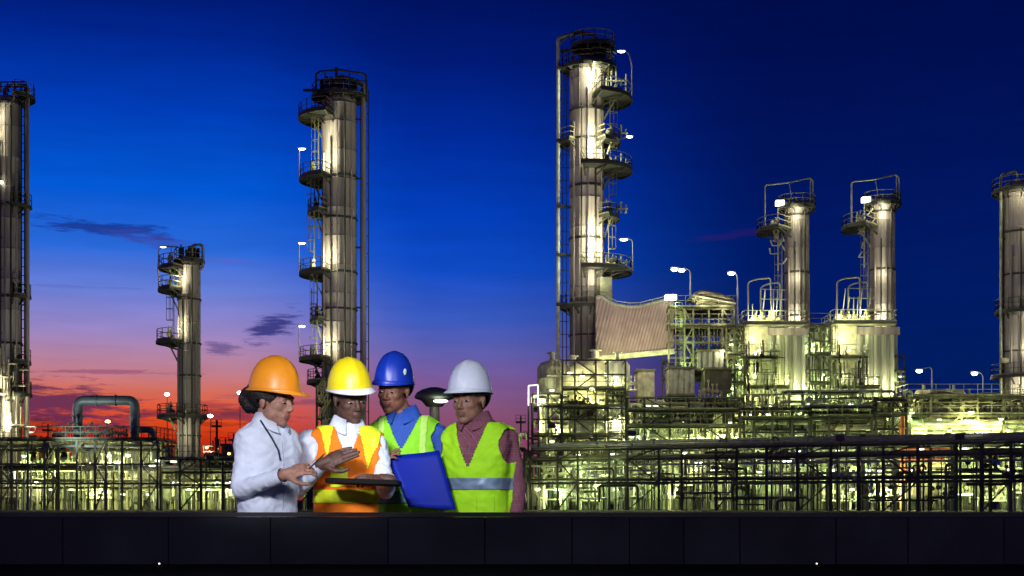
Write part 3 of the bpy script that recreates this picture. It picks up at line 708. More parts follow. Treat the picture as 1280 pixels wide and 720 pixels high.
# lamp-lit equipment on the ground behind the rack
Yb = 136.
GB = 'drums on the ground behind the right-hand rack'
wn = ['pale','cream','cladg']
for k in range(14):
    px = 680+k*46+random.uniform(-6,6); 
    if k % 3 == 2:
        vessel('stubby upright pale vessel on the ground behind the long right-hand rack', X(px,Yb), Yb+random.uniform(-1,2), 0, 1.0, Z(random.uniform(565,585),Yb), wn[k%3], 'vessel', 'upright vessels behind the right-hand rack', True)
    else:
        r = random.uniform(.8,1.2); vessel('lamp-lit horizontal drum on the ground behind the long right-hand rack', X(px,Yb), Yb+random.uniform(-1,2), Z(random.choice([595,610,618]),Yb), r, 3.4, wn[k%3], 'vessel', GB)
for k in range(26):
    px = 672+k*24.5; bay_lamp(X(px,131.5), 131.5+random.uniform(-.8,.8), Z(random.choice([588,600,612,575]),131.5), random.uniform(500,1200), 'small yellow-green lamp among the pipes behind the long right-hand rack', random.choice([YEL,GREEN,GREEN]), 'tube', 'small lamps behind the right-hand rack', .5)
for k in range(16):
    x = X(676+k*39,133); rowsmall('valve_manifold','row of small pale valves on a header behind the long right-hand rack', x, x+2.7, 133+random.uniform(-1,1), Z(random.choice([582,592,606,616,626]),133), 6, random.choice(['pale','cream','olive']), 'valve rows behind the right-hand rack')
clutter(('thin lamp-lit standpipe among the drums behind the long right-hand rack','short lamp-lit cross pipe among the drums behind the long right-hand rack'), X(668,138), X(1290,138), 132, 141, 0, Z(556,138), 110, 0, ['pale','cream','olive','dark','dark'], ('standpipes behind the right-hand rack','x'))
for k in range(26):
    x = X(670+k*24,134.5); hpipe('short lamp-lit cross pipe among the drums behind the long right-hand rack', x, x+random.uniform(2,5), 134.5+random.uniform(-1.5,1.5), Z(random.uniform(560,630),134.5), random.uniform(.08,.2), random.choice(['pale','cream','olive']), 'cross pipes behind the right-hand rack', random.choice((0,.8)))
# service building wall closing the bays
for i,(a,b,t,mt) in enumerate([(672,760,578,'cream'),(790,860,590,'pale'),(880,960,584,'pale'),(985,1060,586,'cream'),(1130,1240,560,'pale')]):
    x0,x1 = X(a,143),X(b,143); zt = Z(t,143)
    T = thing('switch_house', ['low cream switch house behind the rack beneath the tallest tower','low pale switch house behind the rack beneath the lattice tower','low pale switch house behind the rack beneath the left furnace','low cream switch house behind the rack beneath the right furnace','long pale switch house behind the rack beneath the cream drums'][i], 'building', ((x0+x1)/2,143,0))
    m = MB(); x = x0
    while x < x1-.01: m.box(x,min(x+.45,x1),143,147,0,zt); m.box(x+.45,min(x+.6,x1),143.08,147,0,zt); x += .6
    part('ribbed_wall', m, M['olive' if i%2 else mt], T)
    m = MB(); m.box(x0-.3,x1+.3,142.6,147.3,zt+.003,zt+.25); part('roof', m, M['dark'], T)
    m = MB(); c = (x0+x1)/2; m.box(c-.5,c+.5,142.93,142.99,.0,2.1); part('door', m, M['olive'], T)
    for q in (.2,.5,.8): 
        x = x0+(x1-x0)*q; m = MB(); m.box(x-.3,x+.3,142.5,142.72,zt-.55,zt-.4); part('wall_lamp', m, M['tube'], T); wpt(T,(x,142.0,zt-.9),380,GREEN,.25)

# big upper right frame tiers at 510-560 across furnaces
def tier(lab, a, b, Y, dep, tops, nx, decks=(), pm='olive', name='steel_frame', bw=.19, ny=1):
    return frame(name, lab, 'steel frame', X(a,Y), X(b,Y), Y, Y+dep, [Z(p,Y) for p in tops], nx, ny, pm, bw, [Z(p,Y) for p in decks])

# Z2: bright block at the foot of the tallest tower
T2 = tier('tall lamp-lit steel frame at the foot of the tallest tower', 703, 782, 134, 7, [545,524,510,487,468,450], 4, (545,510,487), 'dark', bw=.15)
T2 = tier('lower lamp-lit steel frame at the left end of the right-hand plant', 666, 701, 134.2, 7, [545,524,508,492], 2, (545,508), 'dark', bw=.15)
vessel('squat round-shouldered grey vessel at the left end of the right-hand plant', X(690,139), 139, Z(520,139), 1.45, 5.4, 'cladg', 'vessel', None, True)
vessel('tall pale upright vessel in the bright frame below the tallest tower', X(716,138), 138, Z(560,138), 1.7, Z(455,138)-Z(560,138), 'cream', 'vessel', None, True)
vessel('broad pale upright vessel beside the tall one below the tallest tower', X(744,139.5), 139.5, Z(560,139.5), 1.9, Z(448,139.5)-Z(560,139.5), 'cream', 'vessel', None, True)
vessel('narrow greenish upright vessel in the bright frame under the ribbed duct', X(772,138), 138, Z(560,138), 1.2, Z(450,138)-Z(560,138), 'cladg', 'vessel', None, True)
vessel('small cream horizontal drum halfway up the bright frame below the tallest tower', X(728,135.5), 135.5, Z(536,135.5), .8, 4, 'pale')
clutter(('thin pale standpipe in the bright frame below the tallest tower','short pale cross pipe in the bright frame below the tallest tower'), X(670,137), X(782,137), 134.5, 137.5, Z(570,137), Z(492,137), 50, 34, ['pale','cream','olive','olive','dark','dark'], ('standpipes in the bright frame','cross pipes in the bright frame'), (.05,.15))
for i,(px,py) in enumerate([(676,500),(690,488),(702,500),(712,466),(728,470),(740,484),(757,468),(770,472),(678,528),(700,535),(722,528),(748,535),(770,525),(690,552),(735,555),(775,552)]):
    bay_lamp(X(px,135.2), 135.2, Z(py,135.2), random.uniform(700,1300), 'small yellow lamp in the bright frame below the tallest tower', YEL if i%3 else (1,.95,.6), 'tube', 'lamps in the bright frame', .45)
for k in range(9):
    x = X(672+k*12,134.6); rowsmall('valve_manifold','row of small valves in the bright frame below the tallest tower', x, x+2.2, 134.6+random.random()*2, Z(random.choice([468,487,500,510,524,545]),134.6), 6, random.choice(['cream','pale','dark']), 'valve rows in the bright frame')
# white framed lamp
T = thing('tube_lamp_frame','white goalpost-shaped tube lamp at the left corner of the right-hand plant','lamp',(X(666,133),133,0))
m = MB()
for px in (660.5,673): m.bar((X(px,133),133,0),(X(px,133),133,Z(507,133)),.16)
part('post', m, M['dark'], T)
m = MB(); m.path([(X(660.5,133),133,Z(507,133)),(X(660.5,133),133,Z(482,133)),(X(672.5,133),133,Z(481,133)),(X(672.5,133),133,Z(507,133))],.06,8,.1); part('tube', m, M['dim'], T)
wpt(T,(X(668,133),132.4,Z(498,133)),300,(1,.97,.85),.3)

# sloping ribbed duct
Yd = 141.
T = thing('ribbed_duct','sagging pinkish ribbed metal duct bridging from the tallest tower to the lattice tower','duct',(X(790,Yd),Yd+2,Z(446,Yd)))
tops = [(745,374),(752,371),(760,377),(770,382),(787,384.5),(800,384),(815,380),(832,376),(842,373)]
bots = [(745,447),(752,447),(760,447),(770,446),(787,444),(800,443),(815,441),(832,438),(842,436)]
m = MB(); vs = []
for (a,b),(c,d) in zip(tops,bots):
    vs += [(X(a,Yd),Yd,Z(b,Yd)),(X(a,Yd),Yd+4,Z(b,Yd)+.3),(X(c,Yd),Yd+4,Z(d,Yd)),(X(c,Yd),Yd,Z(d,Yd))]
n = len(tops); fs = [(i*4+k,i*4+(k+1)%4,(i+1)*4+(k+1)%4,(i+1)*4+k) for i in range(n-1) for k in range(4)]+[(0,1,2,3),(n*4-1,n*4-2,n*4-3,n*4-4)]
m.add(vs, fs); part('duct_body', m, M['pink'], T)
def itp(tab, x):
    for (a,b),(c,d) in zip(tab,tab[1:]):
        if a <= x <= c: return b+(d-b)*(x-a)/(c-a)
    return tab[-1][1] if x > tab[-1][0] else tab[0][1]
m = MB(); x = 749
while x < 858:
    # slanting rib from the top right to the bottom left, clipped to the body
    xt, xb = x, x-17
    if xt > 842: 
        f_ = (xt-842)/17; xs_, ys_ = 842, itp(tops,842)+(itp(bots,842)-itp(tops,842))*f_
    else: xs_, ys_ = xt, itp(tops,xt)
    if xb < 745:
        f_ = (xt-745)/17; xe, ye = 745, itp(tops,745)+(itp(bots,745)-itp(tops,745))*f_
    else: xe, ye = xb, itp(bots,xb)
    m.bar((X(xs_,Yd),Yd-.02,Z(ys_,Yd)),(X(xe,Yd),Yd-.02,Z(ye,Yd)),.16,.16)
    x += 4.1
part('rib', m, mat('duct_rib_metal',(.42,.33,.29),.5,.3,.2,1.0), T)
m = MB()
m.path([(X(a,Yd),Yd-.1,Z(b-1,Yd)) for a,b in tops],.17,8); m.path([(X(a,Yd),Yd-.5,Z(b-5,Yd)) for a,b in tops[2:]],.05,6)
for a,b in tops[2:]: m.bar((X(a,Yd),Yd-.5,Z(b,Yd)),(X(a,Yd),Yd-.5,Z(b-5,Yd)),.05)
part('top_chord', m, M['cladg'], T)
m = MB(); m.bar((X(742,Yd),Yd-.5,Z(449.5,Yd)),(X(842,Yd),Yd-.5,Z(440,Yd)),.5,.5); part('bottom_girder', m, M['pale'], T)
for px in (756,780,805,828): wpt(T,(X(px,Yd),Yd-2.3,Z(447,Yd)),190,YEL,.25)
for px,py in ((765,405),(800,410),(826,408)): wpt(T,(X(px,Yd),Yd-9,Z(py,Yd)),1100,(1,.8,.66),.8)

# lattice tower with roof pipes
T = tier('open lattice tower with a lit canopy of curved pipes, right of the ribbed duct', 836, 918, 139, 6, [500,470,447,428,409,386], 5, (470,409,386), 'olive', 'lattice_tower', .17)
m = MB()
for k,(a,b,c) in enumerate([(868,366,916),(866,370,918),(872,374,920),(838,384,868)]):
    m.path([(X(a,139),139+k*.7,Z(b+4,139)),(X(a+8,139),139+k*.7,Z(b,139)),(X((a+c)/2,139),139+k*.7,Z(b+2,139)),(X(c-3,139),139+k*.7,Z(b+9,139)),(X(c,139),139+k*.7,Z(b+12,139))],.3,8,1.0)
part('roof_pipe', m, M['cream'], T)
m = MB(); m.add([(X(866,138.5),138.5,Z(369,139)),(X(920,138.5),138.5,Z(379,139)),(X(920,138.5),144,Z(377,139)),(X(866,138.5),144,Z(367,139)),(X(866,138.5),138.5,Z(371,139)),(X(920,138.5),138.5,Z(381,139)),(X(920,138.5),144,Z(379,139)),(X(866,138.5),144,Z(369,139))],[(0,1,2,3),(7,6,5,4),(0,4,5,1),(1,5,6,2),(2,6,7,3),(3,7,4,0)])
part('canopy', m, M['cladg'], T)
m = MB(); m.box(X(832,139),X(846,139),139,140,Z(374,139),Z(368,139)); part('flood_lamp', m, M['tube'], T)
m = MB()
for k in range(12):
    px = 870+k*3.8; m.tube((X(px,140.5),140.5,Z(430,139)),(X(px,140.5),140.5,Z(random.choice([390,400,412]),139)),.07,n=6)
for py in (396,402,418,424): m.tube((X(842,140.5),140.3,Z(py,139)),(X(915,140.5),140.3,Z(py+2,139)),.07,n=6)
part('fin_tube', m, M['steel'], T)
m = MB(); ladder(m,X(848,138.6),138.6,Z(500,139),Z(390,139),-PI/2); part('caged_ladder', m, M['olive'], T)
for px,py,ww in ((845,380,200),(880,377,300),(905,384,260),(850,400,150),(858,455,250),(862,428,160),(900,402,120),(905,440,300),(880,470,300)): wpt(T,(X(px,138.2),138.0,Z(py,138)),ww,GREEN if px<870 else WARM,.2)
# panels: pale boxes at 345-365
def boxy(name, lab, cat, a, b, top, bot, Y, dep, mt, ribs=True, pitch=.55, amp=.12, trim='olive'):
    x0,x1,zt,zb = X(a,Y),X(b,Y),Z(top,Y),Z(bot,Y)
    T = thing(name, lab, cat, ((x0+x1)/2,Y+dep/2,zb)); m = MB()
    if ribs:
        x = x0
        while x < x1-.01:
            m.box(x,min(x+pitch*.55,x1),Y-amp,Y+dep,zb,zt); 
            if x+pitch*.55 < x1: m.box(x+pitch*.55,min(x+pitch,x1),Y,Y+dep,zb,zt)
            x += pitch
    else: m.box(x0,x1,Y,Y+dep,zb,zt)
    part('casing', m, M[mt], T)
    m = MB(); m.box(x0-.12,x1+.12,Y-amp-.12,Y+dep+.1,zt+.004,zt+.22); part('edge_trim', m, M[trim], T)
    m = MB(); m.box(x0-.12,x1+.12,Y-amp-.12,Y+dep+.1,zb-.22,zb-.004); part('edge_trim', m, M[trim], T)
    return T
boxy('cooler_box','small pale ribbed box low in the lattice tower','equipment box',836,868,461,492,138,3,'pale')
boxy('cooler_box','pale ribbed box on the right of the lattice tower','equipment box',872,904,440,462,138.6,3,'cladg')
boxy('olive_tank_box','olive green box with a dark rim right of the lattice tower','equipment box',881,914,462,487,136,3,'olive',True,.9,.05,'olive')
boxy('cooler_box','tall pale ribbed box below the ribbed duct','equipment box',797,818,464,505,139,3,'cream')
clutter(('thin lamp-lit standpipe below the lattice tower','short lamp-lit cross pipe below the lattice tower'), X(785,137), X(925,137), 135.5, 139, Z(575,137), Z(495,137), 60, 36, ['pale','cream','olive','dark','dark'], ('standpipes below the lattice tower','cross pipes below the lattice tower'), (.05,.16))
T = tier('dark two-tier steel frame below the lattice tower', 784, 930, 134.5, 6, [552,534,514,497], 6, (534,514), 'dark')
for i in range(14):
    bay_lamp(X(790+i*10.3,136), 136+random.random(), Z(random.choice([507,528,546,545]),136), random.uniform(500,1000), 'small yellow lamp in the dark frame below the lattice tower', random.choice([YEL,GREEN]), 'tube', 'lamps below the lattice tower', .45)
vessel('cream horizontal drum in the dark frame below the lattice tower, left one', X(812,138.5), 138.5, Z(524,138.5), 1.0, 3.6, 'cream')
vessel('cream horizontal drum in the dark frame below the lattice tower, middle one', X(858,138.5), 138.5, Z(543,138.5), 1.0, 4.5, 'cream')
vessel('cream horizontal drum in the dark frame below the lattice tower, right one', X(900,138.5), 138.5, Z(524,138.5), 1.1, 3.6, 'pale')
for k in range(8):
    x = X(788+k*17,135); rowsmall('valve_manifold','row of small valves in the dark frame below the lattice tower', x, x+2.4, 135+random.random(), Z(random.choice([497,514,534,552]),135), 6, random.choice(['cream','pale','olive']), 'valve rows below the lattice tower')

# furnaces
def furnace(a, b, top, lab, key, dx):
    Y = 141.; x0, x1 = X(a,Y), X(b,Y)
    T = thing('furnace', lab, 'furnace', ((x0+x1)/2,Y+4,0)); xm = x0+(x1-x0)*.36
    m = MB(); x = xm
    while x < x1-.01: m.box(x,min(x+.3,x1),Y-.62,Y+8,Z(496,Y),Z(top+16,Y)); m.box(x+.3,min(x+.84,x1),Y,Y+8,Z(496,Y),Z(top+16,Y)); x += .84
    part('ribbed_casing', m, M['cladg'], T)
    m = MB(); m.box(x0,xm-.01,Y-.5,Y+7,Z(450,Y),Z(top+2,Y)); m.box(x0+.6,xm-.01,Y+.3,Y+7,Z(500,Y),Z(450,Y)-.004); part('header_box', m, M['cream'], T)
    m = MB(); m.box(xm,x1+.15,Y-.3,Y+8.2,Z(top+15.9,Y)+.01,Z(top+6,Y)); part('roof_cap', m, M['clad'], T)
    # tapered hopper under the casing
    m = MB(); xa, xb = xm, x1; zc, zd = Z(496,Y)-.01, Z(530,Y); q = (xb-xa)*.25
    m.add([(xa,Y,zc),(xb,Y,zc),(xb,Y+8,zc),(xa,Y+8,zc),(xa+q,Y+2,zd),(xb-q,Y+2,zd),(xb-q,Y+6,zd),(xa+q,Y+6,zd)],[(0,1,2,3),(7,6,5,4),(0,4,5,1),(1,5,6,2),(2,6,7,3),(3,7,4,0)]); part('hopper', m, M['pale'], T)
    for py, aa, bb in ((top+2,a-4,b-8),(448,a-8,a+38),(485,a-2,a+52)):
        m = MB(); z = Z(py,Y); m.box(X(aa,Y),X(bb,Y),Y-2.2,Y-.51,z-.25,z); p = part('platform', m, M['olive'], T)
        g = MB(); rail(g,[(X(aa,Y),Y-.6,z+.003),(X(aa,Y),Y-2.15,z+.003),(X(bb,Y),Y-2.15,z+.003),(X(bb,Y),Y-.6,z+.003)],1.15,1.0,.035); part('railing', g, M['pale'], p)
    # roof-level pipe cage
    m = MB(); yy = Y-1.5
    for (u,v,w_) in ((a+2,a+30,top-54),(a+22,a+46,top-52)):
        m.path([(X(u,Y),yy,Z(top,Y)),(X(u,Y),yy,Z(w_+6,Y)),(X(u+8,Y),yy,Z(w_+2,Y)),(X(v,Y),yy,Z(w_,Y)),(X(v+1,Y),yy,Z(top,Y))],.08,8,.3); yy += 2
    for k in range(9): 
        px = a+3+k*5.2; m.bar((X(px,Y),Y-1.2+random.random()*2,Z(top,Y)),(X(px,Y),Y-1.2,Z(top-random.choice([14,22,30,40]),Y)),.09)
    for py in (top-14,top-28,top-40): m.bar((X(a+18,Y),Y-1.4,Z(py,Y)),(X(a+50,Y),Y-1.4,Z(py+1,Y)),.08)
    part('pipe_cage', m, M['steel'], T)
    m = MB()
    for k in range(26):
        px = a+3+random.random()*44; h = random.uniform(.3,1.3); yy = Y-1+random.random()*2; m.tube((X(px,Y),yy,Z(top,Y)),(X(px,Y),yy,Z(top,Y)+h),.06,n=6); m.box(X(px,Y)-.15,X(px,Y)+.15,yy-.1,yy+.1,Z(top,Y)+h*.5,Z(top,Y)+h*.5+.25)
    m.box(X(a+3,Y),X(a+47,Y),Y-1,Y-.9,Z(top,Y)+.1,Z(top,Y)+.2)
    part('valve_cluster', m, M['cream'], T)
    m = MB(); ladder(m,x0-.2,Y-1.4,Z(500,Y),Z(top,Y),-PI/2); ladder(m,X(a+34,Y),Y-2.3,Z(485,Y),Z(450,Y),-PI/2); part('caged_ladder', m, M['olive'], T)
    m = MB()
    for k in range(22):
        px = a-4+random.random()*38; z0 = Z(random.uniform(470,530),Y); m.tube((X(px,Y),Y-1.5-random.random(),z0),(X(px,Y),Y-1.5,z0+random.uniform(1,4.5)),random.uniform(.05,.13),n=6)
    for k in range(10):
        px = a-2+random.random()*30; z0 = Z(random.uniform(452,525),Y); m.tube((X(px,Y),Y-1.9,z0),(X(px+12,Y),Y-1.9,z0),.08,n=6)
    part('burner_pipework', m, M['pale'], T)
    for nm_, mt_, cnt, ylo, yhi in (('conduit','dark',28,top+30,535),('conduit','olive',18,top+20,535)):
        m = MB(); m.bar((X(a-6,Y),Y-2.6,Z(450,Y)),(X(a+38,Y),Y-2.6,Z(450,Y)),.12); m.bar((X(a,Y),Y-2.6,Z(450,Y)),(X(a,Y),Y-.4,Z(450,Y)),.1)
        for k in range(cnt):
            px = a-6+random.random()*42; z0 = Z(random.uniform(ylo+14,yhi),Y); yy = Y-2.3-random.random()*.6
            m.tube((X(px,Y),yy,z0),(X(px,Y),yy,z0+random.uniform(.5,1.9)),random.uniform(.04,.09),n=6)
            if random.random()<.5: m.bar((X(px,Y),yy,z0),(X(px,Y)+random.uniform(.5,2.2),yy,z0),random.uniform(.05,.1))
            if random.random()<.3: m.box(X(px,Y)-.12,X(px,Y)+.12,yy-.1,yy+.1,z0,z0+.3)
        part(nm_, m, M[mt_], T)
    for px,py,ww in ((a+10,top-4,350),(a+26,top-4,350),(a+38,top-14,400),(a+12,top+16,420),(a+14,442,450),(a+52,478,600),(a+74,484,500),(a+10,470,380),(a+30,508,700),(a+62,514,700),(a+46,top+12,150),(a+82,506,400),(a+4,500,400)):
        wpt(T,(X(px,Y-1.6),Y-1.7,Z(py,Y-1.6)),ww*1.15,random.choice([YEL,WARM,(1,.95,.6)]),.25)
    for px,py in ((a+54,490),(a+76,492),(a+20,438)):
        m = MB(); m.ellips((X(px,Y-2),Y-2.0,Z(py,Y-2)),(.25,.15,.12),n=10,m=6); part('lamp_lens', m, M['tube'], T)
furnace(930,1010,404,'left of the two ribbed metal furnace boxes with pipe cages on top',0,0)
furnace(1040,1122,403,'right of the two ribbed metal furnace boxes with pipe cages on top',1,0)
boxy('cooler_box','narrow pale ribbed box between the lattice tower and the left furnace','equipment box',912,929,408,462,143,3,'cladg')
tier('narrow lamp-lit steel tower squeezed between the two furnaces', 1012, 1038, 139, 4, [500,480,462,444,426,408], 2, (480,444,408), 'olive', 'lattice_tower', .14)
tier('narrow lamp-lit steel tower between the lattice tower and the left furnace', 908, 930, 139, 4, [500,480,462,444,426,410], 2, (480,444,410), 'olive', 'lattice_tower', .14)
tier('slim dark steel tower against the right side of the right furnace', 1122, 1131, 140, 3, [520,500,480,462,444], 1, (480,), 'dark', 'lattice_tower', .14)
clutter(('thin pale standpipe in the narrow towers beside the furnaces','x'), X(1012,141), X(1038,141), 140, 142, Z(500,141), Z(404,141), 16, 0, ['pale','olive','dark'], ('standpipes beside the furnaces','x'), (.05,.12))
clutter(('thin pale standpipe in the narrow towers beside the furnaces','x'), X(908,141), X(930,141), 140, 142, Z(500,141), Z(404,141), 14, 0, ['pale','olive','dark'], ('standpipes beside the furnaces','x'), (.05,.12))
for px,py,w_ in ((1018,430,500),(1030,468,600),(1022,490,500),(915,425,400),(922,455,500),(916,485,500),(1127,470,300)):
    bay_lamp(X(px,140), 140.6, Z(py,140), w_*.8, 'small lamp in the narrow steel towers beside the furnaces', GREEN, 'tube', 'lamps beside the furnaces', .3)
boxy('cooler_box','narrow pale ribbed box between the two furnaces','equipment box',1013,1036,412,480,145,3,'cladg')
T = tier('dark steel frame in front of the left furnace', 925, 1012, 133.5, 5, [553,540,524,511], 4, (524,), 'dark')
T = tier('dark steel frame in front of the right furnace', 1014, 1090, 133.5, 5, [552,539,522,509], 3, (522,), 'dark')
T = tier('low dark steel frame right of the furnaces beneath the lamp post', 1095, 1132, 133.5, 5, [550,536,520,500], 2, (520,), 'dark')
clutter(('thin lamp-lit standpipe below the furnaces','short lamp-lit cross pipe below the furnaces'), X(926,137), X(1132,137), 134.5, 138, Z(575,137), Z(490,137), 90, 56, ['pale','cream','olive','dark','dark'], ('standpipes below the furnaces','cross pipes below the furnaces'), (.05,.16))
for i in range(20):
    bay_lamp(X(930+i*10.3,136), 136+random.random(), Z(random.choice([505,518,532,547]),136), random.uniform(500,1000), 'small yellow lamp in the frames below the furnaces', random.choice([YEL,GREEN,(1,.95,.6)]), 'tube', 'lamps below the furnaces', .45)
for k in range(11):
    x = X(930+k*18,134.2); rowsmall('valve_manifold','row of small valves in the frames below the furnaces', x, x+2.4, 134.2+random.random(), Z(random.choice([509,522,539,552,530]),134.2), 6, random.choice(['cream','pale','olive']), 'valve rows below the furnaces')
for i,(py,r,mt) in enumerate([(529,.22,'pale'),(534,.3,'cream'),(541,.2,'pale'),(547,.26,'cream'),(552,.16,'olive')]):
    hpipe(['pale pipe','thick cream pipe','thin pale pipe','cream pipe','thin olive pipe'][i]+' crossing the furnace frames, '+['topmost of the five','second from the top of the five','third of the five','fourth of the five','lowest of the five'][i], X(935-i*4,135.5), X(1250,135.5), 135.0+i*.35, Z(py,135.5), r, mt, 'pipes crossing the furnace frames')

# Z6: right end, pipe decks and cream drums
Y6 = 140.
T = tier('wide steel deck carrying the cream drums at the right', 1134, 1290, 136, 8, [560,545,520,497], 5, (520,497), 'olive')
for i,(px,py,r,l) in enumerate([(1175,499,.9,4.5),(1200,502,.8,3.4),(1150,512,1.0,3.2),(1222,506,.8,3)]):
    vessel('cream horizontal drum on the right-hand deck, '+['under the left lamp post','just right of the left lamp post','lowest and furthest left','under the right lamp post'][i], X(px,Y6), Y6+i*.4, Z(py,Y6), r, l, 'cream')
boxy('equipment_box','long grey ribbed box on the right-hand deck','equipment box',1150,1248,506,522,138,4,'clad')
for i,py in enumerate((527,533,538,543,548)):
    hpipe('lit pipe on the right-hand deck, '+['topmost','second from the top','third from the top','fourth from the top','lowest'][i], X(1133,137), X(1290,137), 136.5+i*.5, Z(py,137), .28 if i%2 else .2, ['cream','pale','cream','pale','olive'][i], 'pipes on the right-hand deck')
for i in range(4):
    hpipe('orange lit pipe below the right-hand deck, '+['topmost of four','second of four','third of four','lowest of four'][i], X(1124,132), X([1185,1190,1186,1180][i],132), 131+i*.3, Z(562+i*4.2,132), .13, 'rust', 'orange pipes at the right', .0)
T = vpipe('orange painted riser right of the right furnace', X(1128,131), 131, 0, Z(520,131), .22, 'rust', None)
for i in range(12):
    bay_lamp(X(1140+i*12.4,134.5), 134.5+random.random(), Z([516,530,543,524,538,552][i%6],134.5), random.uniform(450,800), 'small yellow lamp along the right-hand deck', random.choice([YEL,GREEN]), 'tube', 'lamps along the right-hand deck', .45)
for i in range(4):
    bay_lamp(X(1136+i*16,130.2), 130.2, Z(577+8*(i%2),130.2), 260, 'orange lamp by the orange pipes at the right', (1,.4,.1), 'lampo', 'orange lamps at the right', .3)
clutter(('thin lamp-lit standpipe on the right-hand deck','short lamp-lit cross pipe on the right-hand deck'), X(1136,138), X(1288,138), 136.5, 140, Z(575,138), Z(494,138), 50, 20, ['pale','cream','olive','dark','dark'], ('standpipes on the right-hand deck','cross pipes on the right-hand deck'), (.05,.14))
# curved pipes on the deck crowns
for i,(a,b,py) in enumerate([(1150,1200,492),(1165,1225,495),(1205,1262,494)]):
    m = MB(); Y=138.; m.path([(X(a,Y),Y,Z(py+12,Y)),(X(a+5,Y),Y,Z(py+3,Y)),(X((a+b)/2,Y),Y,Z(py-2,Y)),(X(b-6,Y),Y,Z(py+2,Y)),(X(b,Y),Y,Z(py+11,Y))],.22,8,1.)
    solo('arched_pipe', m, M['cream'], ['cream arched pipe over the right-hand deck, left of three','cream arched pipe over the right-hand deck, middle of three','cream arched pipe over the right-hand deck, right of three'][i],'pipe',(X(a,Y),Y,Z(py+12,Y)),'arched pipes over the right-hand deck')
# street lamps
def street(lab, px, ptop, lens, Y, cold=True, n=1):
    T = thing('street_lamp', lab, 'street lamp', (X(px,Y),Y,0))
    m = MB(); x = X(px,Y); m.path([(x,Y,0),(x,Y,Z(ptop+14,Y))],[.14,.09],8); m.path([(x,Y,Z(ptop+14,Y)),(x,Y,Z(ptop,Y)),(X(lens[0]+4,Y),Y,Z(lens[1]-3,Y))],.07,8,.6); part('pole', m, M['steel'], T)
    for k in range(n):
        lx, lz = X(lens[0]-k*9,Y), Z(lens[1]-k*1,Y)
        m = MB(); m.box(lx-.4,lx+.4,Y-.2,Y+.2,lz+.12,lz+.24); part('lamp_head', m, M['steel'], T)
        m = MB(); m.ellips((lx,Y-.05,lz),(.34,.25,.17),n=14,m=8); part('lens', m, M['lampw'], T)
    wpt(T,(X(lens[0],Y)-.8,Y-1.4,Z(lens[1],Y)-1.2),260,(.9,.95,1),.3)
street('twin-headed street lamp on the pole above the lattice tower', 863, 338, (852,338), 146, n=2)
street('single-headed street lamp between the lattice tower and the left furnace', 922, 346, (914,342), 146)
street('street lamp on a thin pole right of the furnaces', 1165, 458, (1149,464), 150)
street('street lamp on a thin pole left of the right-edge tower', 1229, 468, (1218,467), 150)

# ================================================================== LEFT SIDE
YL = 128.
T = frame('pipe_rack','dark steel pipe rack under the big pipe loop at the left','pipe rack', X(-30,YL), X(197,YL), YL, YL+7, [Z(604,YL),Z(580,YL),Z(550,YL)], 11, 1, 'olive', .17, [Z(551,YL)])
T = frame('pipe_rack','lower dark steel pipe rack between the pipe loop and the orange helmet','pipe rack', X(199,YL), X(420,YL), YL+.5, YL+7, [Z(606,YL),Z(590,YL),Z(574,YL)], 9, 1, 'dark', .18, [Z(575,YL)])
T = frame('pipe_rack','dark steel pipe rack glimpsed behind the four workers','pipe rack', X(424,YL), X(656,YL), YL+.5, YL+7, [Z(606,YL),Z(590,YL),Z(560,YL)], 9, 1, 'dark', .18)
lp = [(557,.16,'steel'),(562,.12,'olive'),(583,.18,'dark'),(586,.12,'steel'),(600,.15,'olive'),(609,.12,'dark')]
for i,(py,r,mt) in enumerate(lp):
    hpipe('long pipe inside the left-hand racks, '+['grey and topmost','olive, second from the top','thick and dark on the middle tier','thin and grey on the middle tier','olive on the lowest tier','dark and lowest'][i], X(-30,YL), X(655 if i>1 else 196,YL), YL+1+i*.7, Z(py,YL), r, mt, 'long pipes along the left-hand racks')
for k in range(130):
    px = -4+k*5.1+random.uniform(-4,4)
    tp = random.choice([550,560,580,590,604]) if px < 196 else random.choice([575,582,590,604])
    vpipe('slender upright pipe inside the racks along the left half', X(px,YL), YL+random.uniform(.5,6.5), 0, Z(tp,YL), random.uniform(.035,.12), random.choice(['dark','dark','olive','olive','steel','pale']), 'pipes standing inside the left-hand racks', random.choice((0,0,.5,-.6)))
# big pipe loop
def loop(lab, a, b, top, bot, r_px, Y, mt):
    m = MB(); r = r_px*Y/F; m.path([(X(a,Y),Y,Z(bot,Y)),(X(a,Y),Y,Z(top,Y)),(X(b,Y),Y,Z(top,Y)),(X(b,Y),Y,Z(bot,Y))],r,20,r*1.5)
    for px,py,ax in ((a,520,0),(b,520,0)): m.lathe((X(px,Y),Y,Z(py,Y)),[(r,-.06),(r+.1,-.06),(r+.1,.06),(r,.06)],20,smooth=False)
    for px in ((a*2+b)/3,(a+2*b)/3): m.lathe((X(px,Y),Y,Z(top,Y)),[(r,-.06),(r+.08,-.06),(r+.08,.06),(r,.06)],20,axis='x',smooth=False)
    return solo('pipe_loop', m, M[mt], lab, 'pipe loop', (X((a+b)/2,Y),Y,Z(bot,Y)))
loop('big grey-green pipe loop arching above the left rack against the red sky', 97, 168.5, 500.5, 560, 6.0, 131, 'teal')
m = MB(); Y=132.5; m.path([(X(174,Y),Y,Z(537,Y)),(X(192,Y),Y,Z(537,Y)),(X(192,Y),Y,Z(575,Y))],.32,14,.8); solo('pipe_elbow', m, M['teal'], 'small grey-green pipe elbow just right of the big pipe loop','pipe',(X(192,Y),Y,Z(575,Y)))
